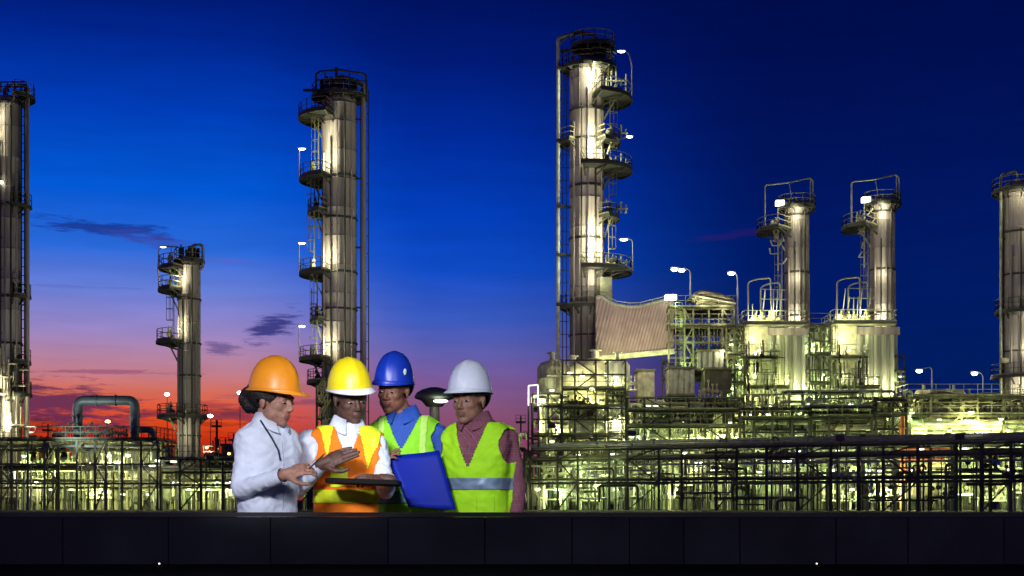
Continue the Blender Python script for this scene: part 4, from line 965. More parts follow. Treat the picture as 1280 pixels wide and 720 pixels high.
T = rowsmall('valve_manifold','long row of small dark valves on the rack deck under the pipe loop', X(66,129), X(160,129), 129, Z(549,129), 26, 'dark', None, 'valves', (.5,1.4))
# lit things
Yg = 137.
for k in range(9):
    px = 10+k*31+random.uniform(-4,4)
    if k%2: vessel('stubby upright pale vessel on the ground behind the left-hand racks', X(px,Yg), Yg, 0, .9, Z(random.uniform(580,600),Yg), 'pale', 'vessel','upright vessels behind the left-hand racks', True)
    else: vessel('lamp-lit horizontal drum on the ground behind the left-hand racks', X(px,Yg), Yg+1, Z(random.choice([605,618]),Yg), .9, 3., random.choice(['pale','cream']), 'vessel','drums behind the left-hand racks')
for k in range(24):
    px = 4+k*12.2; bay_lamp(X(px,133), 133+random.uniform(-1,1.5), Z(random.choice([585,602,612,618,570 if px<196 else 600]),133), random.uniform(220,650), 'small yellow lamp among the pipes behind the left-hand racks', random.choice([YEL,WARM,GREEN]), 'tube', 'small lamps behind the left-hand racks', .45)
for k in range(6): bay_lamp(X(330+k*56,133), 133, Z(600,133), 350, 'small yellow lamp among the pipes behind the four workers', YEL, 'tube', 'small lamps behind the workers', .45)
for k in range(14):
    x = X(0+k*21,133.5); rowsmall('valve_manifold','row of small pale valves on a header behind the left-hand racks', x, x+2.4, 133.5+random.uniform(-1,1), Z(random.choice([588,600,612,622]),133.5), 6, random.choice(['pale','cream','olive']), 'valve rows behind the left-hand racks')
clutter(('thin lamp-lit standpipe behind the left-hand racks','x'), X(0,137), X(290,137), 134, 139, 0, Z(578,137), 90, 0, ['pale','cream','olive','dark','dark'], ('standpipes behind the left-hand racks','x'))
clutter(('thin dark standpipe behind the four workers','x'), X(560,137), X(660,137), 134, 139, 0, Z(540,137), 14, 0, ['pale','dark','olive','steel'], ('standpipes behind the workers','x'))
for i,(a,b,t) in enumerate([(42,88,575),(90,190,562),(200,285,588)]):
    x0,x1=X(a,141),X(b,141); zt=Z(t,141)
    T = thing('switch_house', ['small ribbed switch house behind the left rack beside the left-edge tower','wide grey ribbed switch house behind the rack under the pipe loop','low ribbed switch house behind the rack beneath the short slim tower'][i],'building',((x0+x1)/2,141,0))
    m = MB(); x = x0
    while x < x1-.01: m.box(x,min(x+.45,x1),141,145,0,zt); m.box(x+.45,min(x+.6,x1),141.08,145,0,zt); x += .6
    part('ribbed_wall', m, M[['pale','cladg','pale'][i]], T)
    m = MB(); m.box(x0-.3,x1+.3,140.7,145.3,zt+.003,zt+.25); part('roof', m, M['dark'], T)
    m = MB(); c=(x0+x1)/2; m.box(c-.5,c+.5,140.93,140.99,0,2.1); part('door', m, M['olive'], T)
    for q in (.25,.75): x=x0+(x1-x0)*q; m=MB(); m.box(x-.3,x+.3,140.6,140.8,1.9,2.05); part('wall_lamp', m, M['tube'], T); wpt(T,(x,140.2,1.7),380,YEL,.25)
# row of white lamps near the short tower
for i,(px,py,mt) in enumerate([(198,576,'lampw'),(207,574,'tube'),(217,577,'tube'),(190,582,'tube'),(146,578,'tube'),(108,580,'tube')]):
    bay_lamp(X(px,129), 129, Z(py,129), 160, ['white lamp at the foot of the pipe elbow','white lamp in the row left of the short slim tower','white lamp touching the short slim tower','dim lamp below the pipe elbow','lamp under the right leg of the pipe loop','lamp under the left leg of the pipe loop'][i], (1,.95,.7), mt, 'lamps on the left-hand racks', .6)
# far lamps and masts against the sunset
for i,(px,py,mt,lab) in enumerate([(135,527,'lampo','orange lamp mast seen through the big pipe loop'),(209,493,'lamp','bright lamp mast left of the short slim tower'),(263,520,'lampw','white lamp mast right of the short slim tower'),(300,491,'lamp','lamp mast behind the dark curly hair')]):
    Y=260.; T = thing('lamp_mast', lab, 'lamp mast', (X(px,Y),Y,0)); m = MB(); m.path([(X(px,Y),Y,0),(X(px,Y),Y,Z(py,Y))],[.12,.05],6); part('pole', m, M['dark'], T)
    m = MB(); m.ellips((X(px,Y),Y-.2,Z(py,Y)),(.5,.3,.3),n=12,m=8); part('lens', m, M[mt], T)
for i,(px,w,top) in enumerate([(271,3,525),(48,3,546),(60,2,530),(76,2,538),(205,2,545),(186,2,541),(282,2,548),(292,2,542),(215,2,550),(120,2,545),(148,2,542),(660,2,540),(651,2,520)]):
    Y=200.; T=thing('vent_mast', 'slim dark vent mast standing far behind the racks against the low sky', 'mast',(X(px,Y),Y,0),'far vent masts')
    m=MB(); m.tube((X(px,Y),Y,0),(X(px,Y),Y,Z(top,Y)),w*.055,n=8); part('pole', m, M['dark'], T)
    m=MB(); m.box(X(px,Y)-.7,X(px,Y)+.7,Y-.4,Y+.4,Z(top+9,Y),Z(top+8,Y)); rail(m,[(X(px,Y)-.7,Y-.4,Z(top+8,Y)),(X(px,Y)+.7,Y-.4,Z(top+8,Y))],1.0,.7); part('platform', m, M['dark'], T)
# small far plant skyline, far behind
random.seed(5)
for i,(a,b,t) in enumerate([(-30,40,552),(44,66,549),(176,200,552),(254,290,552),(292,330,556),(560,650,556),(380,470,545)]):
    Y=230.; T=thing('far_plant_block', 'dark far-off plant block '+['behind the left-edge tower','beside the left-edge tower','between the pipe loop and the short slim tower','right of the short slim tower','behind the curly-haired worker','behind the white-helmeted worker','behind the yellow-helmeted worker'][i],'plant building',(X((a+b)/2,Y),Y,0))
    m=MB(); x=a
    while x<b: w=random.uniform(5,12); m.box(X(x,Y),X(min(x+w,b),Y),Y+random.random()*3,Y+8,0,Z(t+random.uniform(0,16),Y)); x+=w
    part('block', m, M['dark'], T)
    m=MB()
    for k in range(int((b-a)/5)): px=random.uniform(a,b); m.tube((X(px,Y),Y+1,2),(X(px,Y),Y+1,Z(t-random.uniform(-2,6),Y)),.12,n=6)
    part('vent_pipe', m, M['dark'], T)
    for k in range(3): px=random.uniform(a+2,b-2); m=MB(); m.ellips((X(px,Y),Y-.3,Z(random.uniform(t+2,575),Y)),(.25,.15,.2),n=8,m=6); part('lamp_lens', m, M['lampo'], T)
# lattice under C3
T = tier('dark lattice scaffold around the base of the tall tower behind the yellow helmet', 396, 412, 147, 4, [575,558,540,522,505,490,478], 1, (505,), 'dark', 'scaffold', .22)
m=MB()
for k in range(40):
    px=random.uniform(396,411); z=Z(random.uniform(480,560),146.5); m.tube((X(px,146.5),146.5,z),(X(px,146.5)+random.choice((0,0,.6)),146.5,z+random.choice((.1,1.2))),.08,n=6)
part('valve_cluster', m, M['olive'], T)
for py in (486,510): wpt(T,(X(404,144.5),144.5,Z(py,144.5)),60,WARM,.2)
# made-up water tower standing in for a pale blurred disc between two helmets
Y=175.; T=thing('water_tower_stand_in','made-up grey mushroom-shaped water tower with a lit rim between the blue and the white helmets','water tower',(X(543,Y),Y,0))
m=MB(); m.lathe((X(543,Y),Y,Z(497,Y)),[(.01,-1.2),(1.0,-1.1),(1.6,-.4),(2.4,-.1),(2.5,.1),(2.2,.6),(1.5,1.0),(.6,1.25),(.01,1.3)],32); part('tank', m, M['teal'], T)
m=MB(); m.path([(X(543,Y),Y,0),(X(543,Y),Y,Z(505,Y))],[.9,.6],16); part('stem', m, M['clad'], T)
m=MB(); m.ellips((X(552,Y),Y-2.4,Z(503,Y)),(.9,.5,.22),n=14,m=8); part('lamp_lens', m, M['tube'], T)
wpt(T,(X(550,Y),Y-3.2,Z(506,Y)),120,WARM,.2)
# ================================================================== PEOPLE
flush_risers()
def remesh(mb, vox, smooth=2, disp=None):
    """one continuous surface from overlapping solids"""
    me = mesh_of('tmp', mb); o = bpy.data.objects.new('tmp', me); C.objects.link(o)
    r = o.modifiers.new('r','REMESH'); r.mode = 'VOXEL'; r.voxel_size = vox; r.use_smooth_shade = True
    if smooth: s_ = o.modifiers.new('s','SMOOTH'); s_.factor = .5; s_.iterations = smooth
    dg = bpy.context.evaluated_depsgraph_get(); dg.update()
    m2 = bpy.data.meshes.new_from_object(o.evaluated_get(dg)); bpy.data.objects.remove(o)
    out = MB(); nrm = [v.normal.copy() for v in m2.vertices]
    for v, n in zip(m2.vertices, nrm):
        p = v.co.copy()
        if disp: p += n*disp(p)
        out.v.append(tuple(p))
    for p in m2.polygons: out.f.append(tuple(p.vertices)); out.sm.append(True)
    bpy.data.meshes.remove(m2); return out
def capsule(mb, a, b, ra, rb, n=16):
    mb.tube(a, b, ra, rb, n); mb.ellips(a,(ra,)*3,n=n,m=8); mb.ellips(b,(rb,)*3,n=n,m=8)
def folds(amp, seed, fx=9., fz=16.):
    def f(p):
        q = Vector((p.x*fx+seed, p.y*fx, p.z*fz + 3*noise.noise(Vector((p.x*5,p.y*5,p.z*3+seed)))))
        return amp*(.55*noise.noise(q) + 1.1*(.3-abs(noise.noise(q*1.3+Vector((7,0,0))))) + .35*noise.noise(q*3.1))
    return f
def skinmat(name, c):
    m = mat(name, c, .58, 0, .22, 38, bump=.2, rnd=0, dirt=(c[0]*.7,c[1]*.5,c[2]*.45), dirt_amt=.4, dscale=14); b = m.node_tree.nodes['Principled BSDF']
    b.inputs['Subsurface Weight'].default_value = .08; b.inputs['Subsurface Radius'].default_value = (.01,.004,.002); return m
eyew = mat('eye_white',(.33,.30,.28),.3,var=0); eyed = mat('eye_iris',(.015,.008,.005),.15,var=0)
lipm = {}
def hand(mb, wrist, d, palm, k=1., curl=.35, spread=.06, side=1, thumb=.6):
    """wrist point, pointing direction, palm-facing normal; side = +1 puts the thumb on d x palm"""
    d = Vector(d).normalized(); n = Vector(palm); n = (n-d*n.dot(d)).normalized(); s_ = d.cross(n).normalized()*side
    w = Vector(wrist)
    capsule(mb, w-d*.01*k, w+d*.035*k, .028*k, .027*k)
    M3 = Matrix((s_, d, n)).transposed().to_4x4()
    mb.ellips(w+d*.055*k,(.041*k,.052*k,.017*k),M3,20,12)
    mb.ellips(w+d*.078*k,(.041*k,.028*k,.0155*k),M3,20,12)
    mb.ellips(w+d*.035*k+s_*.024*k+n*.006*k,(.02*k,.036*k,.017*k),M3,16,10)
    for i,(o,l,r) in enumerate(((.031,.070,.0088),(.0105,.080,.0092),(-.0105,.074,.0088),(-.031,.058,.0078))):
        p = w+d*(.096-.003*i)*k+s_*o*k; a = curl*(.7+.15*i); dirn = (d+s_*spread*(o/.02)).normalized(); pts=[w+d*.06*k+s_*o*.8*k, p]
        ang = a*.6
        for f_ in (.45,.31,.24):
            v = dirn*math.cos(ang)+n*math.sin(ang); p = p+v*l*f_*k; pts.append(p); ang += a
        for j,(u,v) in enumerate(zip(pts,pts[1:])): capsule(mb,u,v,r*k*(1-.05*j),r*k*(1-.05*(j+1)),12)
    p0 = w+d*.02*k+s_*.028*k; t1 = (d*.65+s_*.75+n*.25*thumb).normalized(); p1 = p0+t1*.042*k; t2=(d*.85+s_*.35+n*.5*thumb).normalized(); p2=p1+t2*.032*k; p3=p2+(d*.9+n*.45*thumb).normalized()*.026*k
    for u,v,a,b in ((p0,p1,.0135,.0115),(p1,p2,.0115,.0105),(p2,p3,.0105,.009)): capsule(mb,u,v,a*k,b*k,12)

def superloft(rings, cx, cy, zs, yaw, n=48, ex=2.5, k=1.):
    """rings (dz, halfwidth, halfdepth, forward) -> list of world points per ring; angle 0 = front"""
    Rm = Matrix.Rotation(yaw,3,'Z'); out=[]
    for dz,hw,hd,fo in rings:
        row=[]
        for i in range(n):
            t = 2*PI*i/n; c, s_ = math.cos(t), math.sin(t)
            x = hw*math.copysign(abs(s_)**(2/ex),s_); y = -hd*math.copysign(abs(c)**(2/ex),c)-fo
            p = Rm @ Vector((x,y,0)); row.append(Vector((cx+p.x*k, cy+p.y*k, zs+dz*k)))
        out.append(row)
    return out
RINGS = [(-.62,.168,.118,0),(-.52,.172,.122,0),(-.42,.160,.118,0),(-.32,.156,.118,.005),(-.22,.166,.124,.01),(-.12,.182,.126,.01),(-.05,.188,.118,.005),(.0,.178,.105,0),(.03,.150,.092,0),(.055,.105,.078,0),(.075,.070,.066,0)]
HELM = {}
def helmet(T, Mx, m_, k=1., rim=None, hw=.122, hl=.15, hh=.185, zb=.035, badge=False, peak=.062):
    mb = MB(); n=56; rows=[]
    prof = [(1.0,0),(.985,.05),(.965,.15),(.93,.3),(.88,.45),(.80,.6),(.69,.74),(.56,.85),(.40,.935),(.21,.985),(.0,1.0)]
    for q,h in prof:
        row=[]
        for i in range(n):
            t=2*PI*i/n; x=hw*q*math.sin(t); y=-hl*q*math.cos(t)
            # ridge along the crown
            rg = .006*math.exp(-(x/.018)**2)*min(1,h*3) if h<1.01 else 0
            rg2= .003*(math.exp(-((abs(x)-.05)/.01)**2))*(1 if .2<h<.95 else 0)
            v=Vector((x,y,zb+hh*h+(rg if h>.5 else 0)+rg2)); 
            if h<=.6: v+=Vector((math.sin(t),-math.cos(t),0))*(rg)
            row.append(Mx@v)
        rows.append(row)
    vs=[p for r in rows for p in r]; mb.add(vs,[(j*n+i,j*n+(i+1)%n,(j+1)*n+(i+1)%n,(j+1)*n+i) for j in range(len(rows)-1) for i in range(n)],True)
    # inner shell
    rows2=[[Mx@Vector((hw*q*.965*math.sin(2*PI*i/n),-hl*q*.965*math.cos(2*PI*i/n),zb+hh*h*.96)) for i in range(n)] for q,h in prof]
    vs=[p for r in rows2 for p in r]; mb.add(vs,[(j*n+(i+1)%n,j*n+i,(j+1)*n+i,(j+1)*n+(i+1)%n) for j in range(len(rows)-1) for i in range(n)],True)
    h_=part('hard_hat',mb,m_,T)
    br=MB(); rws=[]
    for q_,dz in ((.965,.0),(1.0,.006),(1.0,.006),(9,.0),(9,-.006),(1.0,-.005),(.965,0)):
        row=[]
        for i in range(n):
            t=2*PI*i/n; ct=math.cos(t); front=max(0,ct)**1.6; out=.010+peak*front
            if q_==9: x=(hw+out*.55)*math.sin(t); y=-(hl+out)*ct; z=zb+dz-.016*front-.004
            else: x=hw*q_*math.sin(t); y=-hl*q_*ct; z=zb+dz
            row.append(Mx@Vector((x,y,z)))
        rws.append(row)
    vs=[p for r in rws for p in r]; br.add(vs,[(j*n+i,j*n+(i+1)%n,(j+1)*n+(i+1)%n,(j+1)*n+i) for j in range(len(rws)-1) for i in range(n)],True)
    part('brim',br,rim or m_,h_)
    if badge:
        b=MB(); b.ellips(Mx@Vector((hw*.86,-hl*.50,zb+.065)),(.012,.005,.02),Mx.to_3x3().to_4x4()@Matrix.Rotation(D(60),4,'Z'),12,8); part('clip',b,badge,h_)
    return h_
def person(lab, sc, hx, hy, yaw, pitch, roll, tx, sy, tyaw, skin, arms, shirt, trousers, helm, rim=None, hk=1.2, vest=None, hair=None, beard=None, group='workers behind the wall', helmkw={}, tdy=.03, collar=None, brow=None, bodyk=1.0, lean=0):
    Y=F/sc; yaw,pitch,roll,tyaw=map(D,(yaw,pitch,roll,tyaw))
    hc=W(hx,hy,Y); cx,zs=X(tx,Y),Z(sy,Y); cy=Y+tdy
    T=thing('person',lab,'person',(cx,cy,0),group)
    H=Matrix.Translation(hc)@Matrix.Rotation(yaw,4,'Z')@Matrix.Rotation(pitch,4,'X')@Matrix.Rotation(roll,4,'Y')@Matrix.Scale(hk,4)
    R3=H.to_3x3().to_4x4()
    def hp(x,y,z): return H@Vector((x,y,z))
    # --- body: head, neck, trunk, legs as one surface
    mb=MB()
    def e(c,r,rot=None): mb.ellips(hp(*c),r,R3 if rot is None else R3@rot,24,16)
    e((0,.012,.035),(.073,.092,.085)); e((0,-.03,-.02),(.060,.058,.075)); e((0,-.045,-.055),(.046,.045,.05))
    e((0,-.066,-.100),(.027,.022,.019)); e((0,-.04,-.075),(.048,.045,.04)); 
    for s_ in (-1,1):
        e((.036*s_,-.02,-.060),(.027,.045,.038)); e((.034*s_,-.054,-.026),(.026,.028,.026)); e((.026*s_,-.079,.020),(.024,.012,.009))
        e((.013*s_,-.094,-.040),(.009,.010,.007)); e((.074*s_,.005,-.014),(.008,.018,.032),Matrix.Rotation(.25*s_,4,'Z')); e((.079*s_,.012,-.002),(.006,.014,.02),Matrix.Rotation(.45*s_,4,'Z'))
        e((.031*s_,-.0765,.003),(.017,.010,.009)); e((.030*s_,-.060,.0),(.026,.022,.02))
    a,b=hp(0,-.084,.012),hp(0,-.108,-.034); mb.tube(a,b,.0085*hk,.0115*hk,12); e((0,-.103,-.036),(.012,.014,.010))
    e((0,-.087,-.0625),(.024,.012,.0065)); e((0,-.086,-.0755),(.020,.012,.007)); e((0,-.075,-.068),(.03,.016,.02))
    nb=Vector((cx,cy,zs+.03)); capsule(mb,hp(0,.02,-.05),nb,.052*hk,.064,20)
    RG=[(a_*bodyk,b_*bodyk,c_*bodyk,f_) for a_,b_,c_,f_ in RINGS]
    rows=superloft([(a_,b_-.02,c_-.02,f_) for a_,b_,c_,f_ in RG],cx,cy,zs,tyaw,32); n=32
    vs=[p for r in rows for p in r]; mb.add(vs,[(j*n+i,j*n+(i+1)%n,(j+1)*n+(i+1)%n,(j+1)*n+i) for j in range(len(rows)-1) for i in range(n)]+[tuple(range(n-1,-1,-1)),tuple(range((len(rows)-1)*n,len(rows)*n))],True)
    Rt=Matrix.Rotation(tyaw,3,'Z'); legs=[]
    for s_ in (-1,1):
        o=Rt@Vector((.09*s_,0,0)); hip=Vector((cx+o.x,cy+o.y,zs-.58)); kn=Vector((cx+o.x*1.15,cy+o.y*1.1-.02,(zs-.6)*.52)); an=Vector((cx+o.x*1.2,cy+o.y*1.2+.03,.09))
        capsule(mb,hip,kn,.082,.055); capsule(mb,kn,an,.055,.04); fwd=Rt@Vector((0,-.13,0)); capsule(mb,an+Vector((0,0,-.04)),an+fwd+Vector((0,0,-.055)),.042,.032); legs.append((hip,kn,an,fwd))
    arml=[]
    for A in arms:
        pts=[W(p[0],p[1],Y+p[2]) for p in A['j']]; arml.append(pts); capsule(mb,pts[0],pts[1],.046,.038); 
    body=remesh(mb,.0062,6)
    for A,pts in zip(arms,arml):
        hb=MB(); capsule(hb,pts[1],pts[2]-(pts[2]-pts[1]).normalized()*.02,.038,.027,18)
        hand(hb,pts[2],Vector(A['hd']),Vector(A['hn']),A.get('k',1.05),A.get('curl',.35),A.get('spread',.06),A.get('side',1),A.get('th',.6))
        hm=remesh(hb,.0036,1); o=len(body.v); body.v+=hm.v; body.f+=[tuple(i+o for i in f) for f in hm.f]; body.sm+=hm.sm
    me=mesh_of('body',body,(cx,cy,0)); B=bpy.data.objects.new('body',me); C.objects.link(B); B.parent=T; BASE[B.name]=BASE[T.name]
    me.materials.append(skin[0]); me.materials.append(skin[1]); me.materials.append(brow or skin[2]); me.materials.append(eyew); me.materials.append(eyed)
    Hi=H.inverted(); base=Vector((cx,cy,0))
    idx=[0]*len(me.polygons)
    for i,p in enumerate(me.polygons):
        q=Hi@(p.center+base)
        if q.y<-.05 and abs(q.x)<.06 and -.12<q.z<.06:
            if abs(q.x)<.023 and (-.083<q.z<-.069 or -.0685<q.z<-.056) and q.y<-.086: idx[i]=1
            elif .016<q.z-.10*abs(abs(q.x)-.03)<.027 and .012<abs(q.x)<.05 and q.y<-.07: idx[i]=2
            elif beard and ((q.z<-.084) or (-.056<q.z<-.047 and abs(q.x)<.026) or (abs(q.x)>.04 and q.z<-.05)): idx[i]=2 if beard=='full' else 0
    # eyes appended to the same mesh
    me.polygons.foreach_set('material_index',idx)
    bm=bmesh.new(); bm.from_mesh(me)
    for s_ in (-1,1):
        for rad,c,mi in ((.0105,(.031*s_,-.0835,-.0055),3),(.0058,(.0315*s_,-.0880,-.0065),4)):
            eb=MB(); eb.ellips(hp(*c)-base,(rad*hk*1.15,rad*hk*.5,rad*hk*(.36 if mi==3 else .62)),R3.copy(),14,8)
            vv=[bm.verts.new(v) for v in eb.v]
            for f in eb.f:
                try: ff=bm.faces.new([vv[i] for i in f]); ff.material_index=mi; ff.smooth=True
                except ValueError: pass
    bm.to_mesh(me); bm.free()
    # --- shirt
    sb=MB(); rows=superloft([(a_,b_,c_,f_) for a_,b_,c_,f_ in RG],cx,cy,zs,tyaw,40); n=40
    vs=[p for r in rows for p in r]; sb.add(vs,[(j*n+i,j*n+(i+1)%n,(j+1)*n+(i+1)%n,(j+1)*n+i) for j in range(len(rows)-1) for i in range(n)]+[tuple(range(n-1,-1,-1)),tuple(range((len(rows)-1)*n,len(rows)*n))],True)
    for A,pts in zip(arms,arml):
        s0,el,wr=pts; inn=Vector((cx,cy,s0.z-.02)); capsule(sb,s0.lerp(inn,.35),s0,.07,.068,20); capsule(sb,s0,el,.066,.053,20); cu=el.lerp(wr,A.get('cuff',.86)); capsule(sb,el,cu,.053,.040,20)
    seed=hx*.1
    sh=remesh(sb,.0105,2,folds(.010,seed,11.,22.)); S_=part('shirt',sh,shirt,T)
    # cuffs
    for A,pts in zip(arms,arml):
        s0,el,wr=pts; d=(wr-el).normalized(); cu=el.lerp(wr,A.get('cuff',.86)); cb=MB(); cb.tube(cu-d*.035,cu+d*.045,.0445,.041,24,False); cb.tube(cu+d*.045,cu+d*.03,.041,.033,24,False); part('cuff',cb,A.get('cuffm',shirt),S_)
    # collar
    if collar:
        cb=MB(); nn=36; Rc=Matrix.Rotation((yaw*.35+tyaw*.65),3,'Z'); rws=[]
        for lv,(rx,ry,dz) in enumerate(((.062,.060,.108),(.066,.066,.112),(.088,.09,.062),(.098,.100,.05),(.092,.094,.046))):
            row=[]
            for i in range(nn+1):
                t=D(14)+(2*PI-D(28))*i/nn; f_=max(0,math.cos(t)); drop=-.035*f_**2*(1 if lv<2 else 1.6); ext=1+.25*f_**4*(lv>=2)
                kk=1+(bodyk-1)*1.3; p=Rc@Vector((rx*math.sin(t)*ext*kk*1.06,-ry*math.cos(t)*ext*kk*1.06,0)); row.append(Vector((cx+p.x,cy+p.y,zs+dz*kk+.006+drop)).lerp(Vector((hc.x+p.x,hc.y+p.y+.02,zs+dz*kk+.006+drop)),.25))
            rws.append(row)
        vs=[p for r in rws for p in r]; q=nn+1; cb.add(vs,[(j*q+i,j*q+i+1,(j+1)*q+i+1,(j+1)*q+i) for j in range(len(rws)-1) for i in range(nn)],True); part('collar',cb,collar,S_)
    # trousers and boots
    tb=MB()
    for hip,kn,an,fwd in legs: capsule(tb,hip,kn,.098,.07); capsule(tb,kn,an,.07,.055)
    rr=superloft([(-.66,.168,.118,0),(-.60,.178,.127,0),(-.53,.180,.130,0)],cx,cy,zs,tyaw,32); n=32
    vs=[p for r in rr for p in r]; tb.add(vs,[(j*n+i,j*n+(i+1)%n,(j+1)*n+(i+1)%n,(j+1)*n+i) for j in range(2) for i in range(n)]+[tuple(range(n-1,-1,-1)),tuple(range(2*n,3*n))])
    part('trousers',remesh(tb,.014,2,folds(.008,seed+5)),trousers,T)
    for hip,kn,an,fwd in legs:
        bb=MB(); capsule(bb,an+Vector((0,0,.06)),an+Vector((0,0,-.03)),.06,.055); capsule(bb,an+Vector((0,0,-.04)),an+fwd+Vector((0,0,-.05)),.052,.04); part('boot',remesh(bb,.01,2),M['dark'],T)
    # vest
    if vest:
        bvh=BVHTree.FromPolygons([Vector(v) for v in sh.v],sh.f); n=240; NJ=130; vz=vest['vz']; Z0=-.60
        zl=[(Z0+(.052-Z0)*j/NJ) for j in range(NJ+1)]
        def ringat(dz):
            for (r0,r1) in zip(RG,RG[1:]):
                if r0[0]<=dz<=r1[0]:
                    t=(dz-r0[0])/(r1[0]-r0[0]); return tuple(r0[i]+(r1[i]-r0[i])*t for i in range(4))
            return RG[-1]
        vk=bodyk; rows=superloft([ringat(z) for z in zl],cx,cy,zs,tyaw,n,2.5)
        grid=[]
        for j,row in enumerate(rows):
            c=Vector((cx,cy,row[0].z)); g=[]
            for i,p in enumerate(row):
                d=(p-c); l=d.length; d.normalize(); r_=l
                hit=bvh.ray_cast(c+d*(l+.05),-d)
                if hit[0] is not None: r_=max(l*.98,min((hit[0]-c).length,l+.03))
                g.append(c+d*(r_+.011+.004*noise.noise(Vector((i*.06,j*.045,seed)))) + Vector((0,0,.008*max(0,min(1,(zl[j]+.03)/.03)))))
            grid.append(g)
        # smooth
        for it in range(5):
            grid=[[ (grid[j][i]*2+grid[j][(i+1)%n]+grid[j][i-1]+grid[min(j+1,NJ)][i]+grid[max(j-1,0)][i])/6 for i in range(n)] for j in range(NJ+1)]
        def keep(i,j):
            t=2*PI*(i+.5)/n; dz=zl[j]/vk; x=math.sin(t); front=math.cos(t)>0
            hw=ringat(zl[j])[1]*abs(x)**.8
            if dz>vz and front and hw<vest.get('vw',.085)*((dz-vz)/(.05-vz))**.9: return False
            if front and dz<=vz and i in (0,): return True
            if dz>-.20:
                lim=.146+.04*min(1,abs(dz+.06)/.14)**1.5 if dz<-.06 else (.146+.026*min(1,(dz+.06)/.09))
                if hw>lim*vk: return False
            return True
        def strip(name,cond,off,mt,par,lab_=None):
            vb=MB(); vid={}
            def vi(i,j):
                i%=n
                if (i,j) not in vid:
                    c=Vector((cx,cy,grid[j][i].z)); d=(grid[j][i]-c).normalized(); vid[(i,j)]=len(vb.v); vb.v.append(tuple(grid[j][i]+d*off+Vector((0,0,off*.8 if zl[j]>-.05 else 0))))
                return vid[(i,j)]
            for j in range(NJ):
                for i in range(n):
                    if keep(i,j) and cond(i,j): vb.f.append((vi(i,j),vi(i+1,j),vi(i+1,j+1),vi(i,j+1))); vb.sm.append(True)
            if not vb.f: return None
            o=part(name,vb,mt,par); so_=o.modifiers.new('thick','SOLIDIFY'); so_.thickness=.004; so_.offset=1; return o
        V=strip('safety_vest',lambda i,j:True,0,vest['m'],T)
        for nm,cond,mt in vest['bands']:
            strip(nm,(lambda c_: lambda i,j: c_(2*PI*(i+.5)/n,zl[j],ringat(zl[j])[1]*math.copysign(abs(math.sin(2*PI*(i+.5)/n))**.8,math.sin(2*PI*(i+.5)/n))))(cond),.005,mt,V)
    # hair
    hb=MB()
    if hair=='curly':
        rnd=random.Random(4)
        for k in range(150):
            v=Vector((rnd.gauss(0,1),rnd.gauss(0,1),rnd.gauss(0,1))).normalized()
            hb.ellips(hp(.0,.128,-.012)+Vector((v.x*.06,v.y*.06,v.z*.068)),(.014,)*3,n=8,m=6)
        hb.ellips(hp(0,.125,-.012),(.062,.062,.068),n=16,m=10); hb.ellips(hp(0,.035,.03),(.083*hk,.088*hk,.07*hk),R3,20,12)
        hm=remesh(hb,.006,1)
    else:
        hb.ellips(hp(0,.022,.028),(.0785*hk,.089*hk,.078*hk),R3,24,14); hm=remesh(hb,.006,1,folds(.003,2,60,60))
    q=MB()
    vmap={}
    for f in hm.f:
        c=sum((Vector(hm.v[i]) for i in f),Vector())/len(f); l=Hi@c
        if hair!='curly' and (l.z<-.02 and l.y<.055 or abs(l.x)>.05 and l.z<.02 and l.y<.03): continue
        if l.y<.09 and (l.z<-.045 and l.y<.05 or l.y<-.052 and l.z<.035 or l.y<-.02 and l.z<-.022): continue
        if abs(l.x)>.045 and l.z<-.005 and -.022<l.y<.032: continue
        if l.z>.14: continue
        g=[]
        for i in f:
            if i not in vmap: vmap[i]=len(q.v); q.v.append(hm.v[i])
            g.append(vmap[i])
        q.f.append(tuple(g)); q.sm.append(True)
    part('hair',q,mat('dark_hair',(.010,.008,.007),.6,0,.4,60,bump=.4,rnd=0),T)
    helmet(T,Matrix.Translation(hc)@Matrix.Rotation(yaw,4,'Z')@Matrix.Rotation(pitch+D(helmkw.get('tilt',0)),4,'X')@Matrix.Rotation(roll,4,'Y'),helm,rim=rim,**{k:v for k,v in helmkw.items() if k!='tilt'})
    return T,H

def cloth(name,c,rough=.85,var=.08,sc=14,bump=.25): return mat(name,c,rough,0,var,sc,bump=bump,rnd=0,spec=.2)
def plaid(name,a,b,c,sz=.035):
    m=cloth(name,a); N=m.node_tree.nodes; L=m.node_tree.links; bs=N['Principled BSDF']
    tc=N.new('ShaderNodeTexCoord'); sp=N.new('ShaderNodeSeparateXYZ'); L.new(tc.outputs['Object'],sp.inputs[0])
    def band(s,w):
        a1=N.new('ShaderNodeMath'); a1.operation='PINGPONG'; L.new(s,a1.inputs[0]); a1.inputs[1].default_value=sz/2
        b1=N.new('ShaderNodeMath'); b1.operation='LESS_THAN'; L.new(a1.outputs[0],b1.inputs[0]); b1.inputs[1].default_value=sz*w; return b1.outputs[0]
    ad=N.new('ShaderNodeMath'); ad.operation='ADD'; L.new(sp.outputs[0],ad.inputs[0]); L.new(sp.outputs[1],ad.inputs[1])
    prev=bs.inputs['Base Color'].links[0].from_socket
    for s,w,col in ((ad.outputs[0],.16,b),(sp.outputs[2],.16,b),(ad.outputs[0],.035,c),(sp.outputs[2],.035,c)):
        mx=N.new('ShaderNodeMix'); mx.data_type='RGBA'; f=N.new('ShaderNodeMath'); f.operation='MULTIPLY'; f.inputs[1].default_value=.6; L.new(band(s,w),f.inputs[0]); L.new(f.outputs[0],mx.inputs[0]); L.new(prev,mx.inputs[6]); mx.inputs[7].default_value=(*col,1); prev=mx.outputs[2]
    L.new(prev,bs.inputs['Base Color']); return m
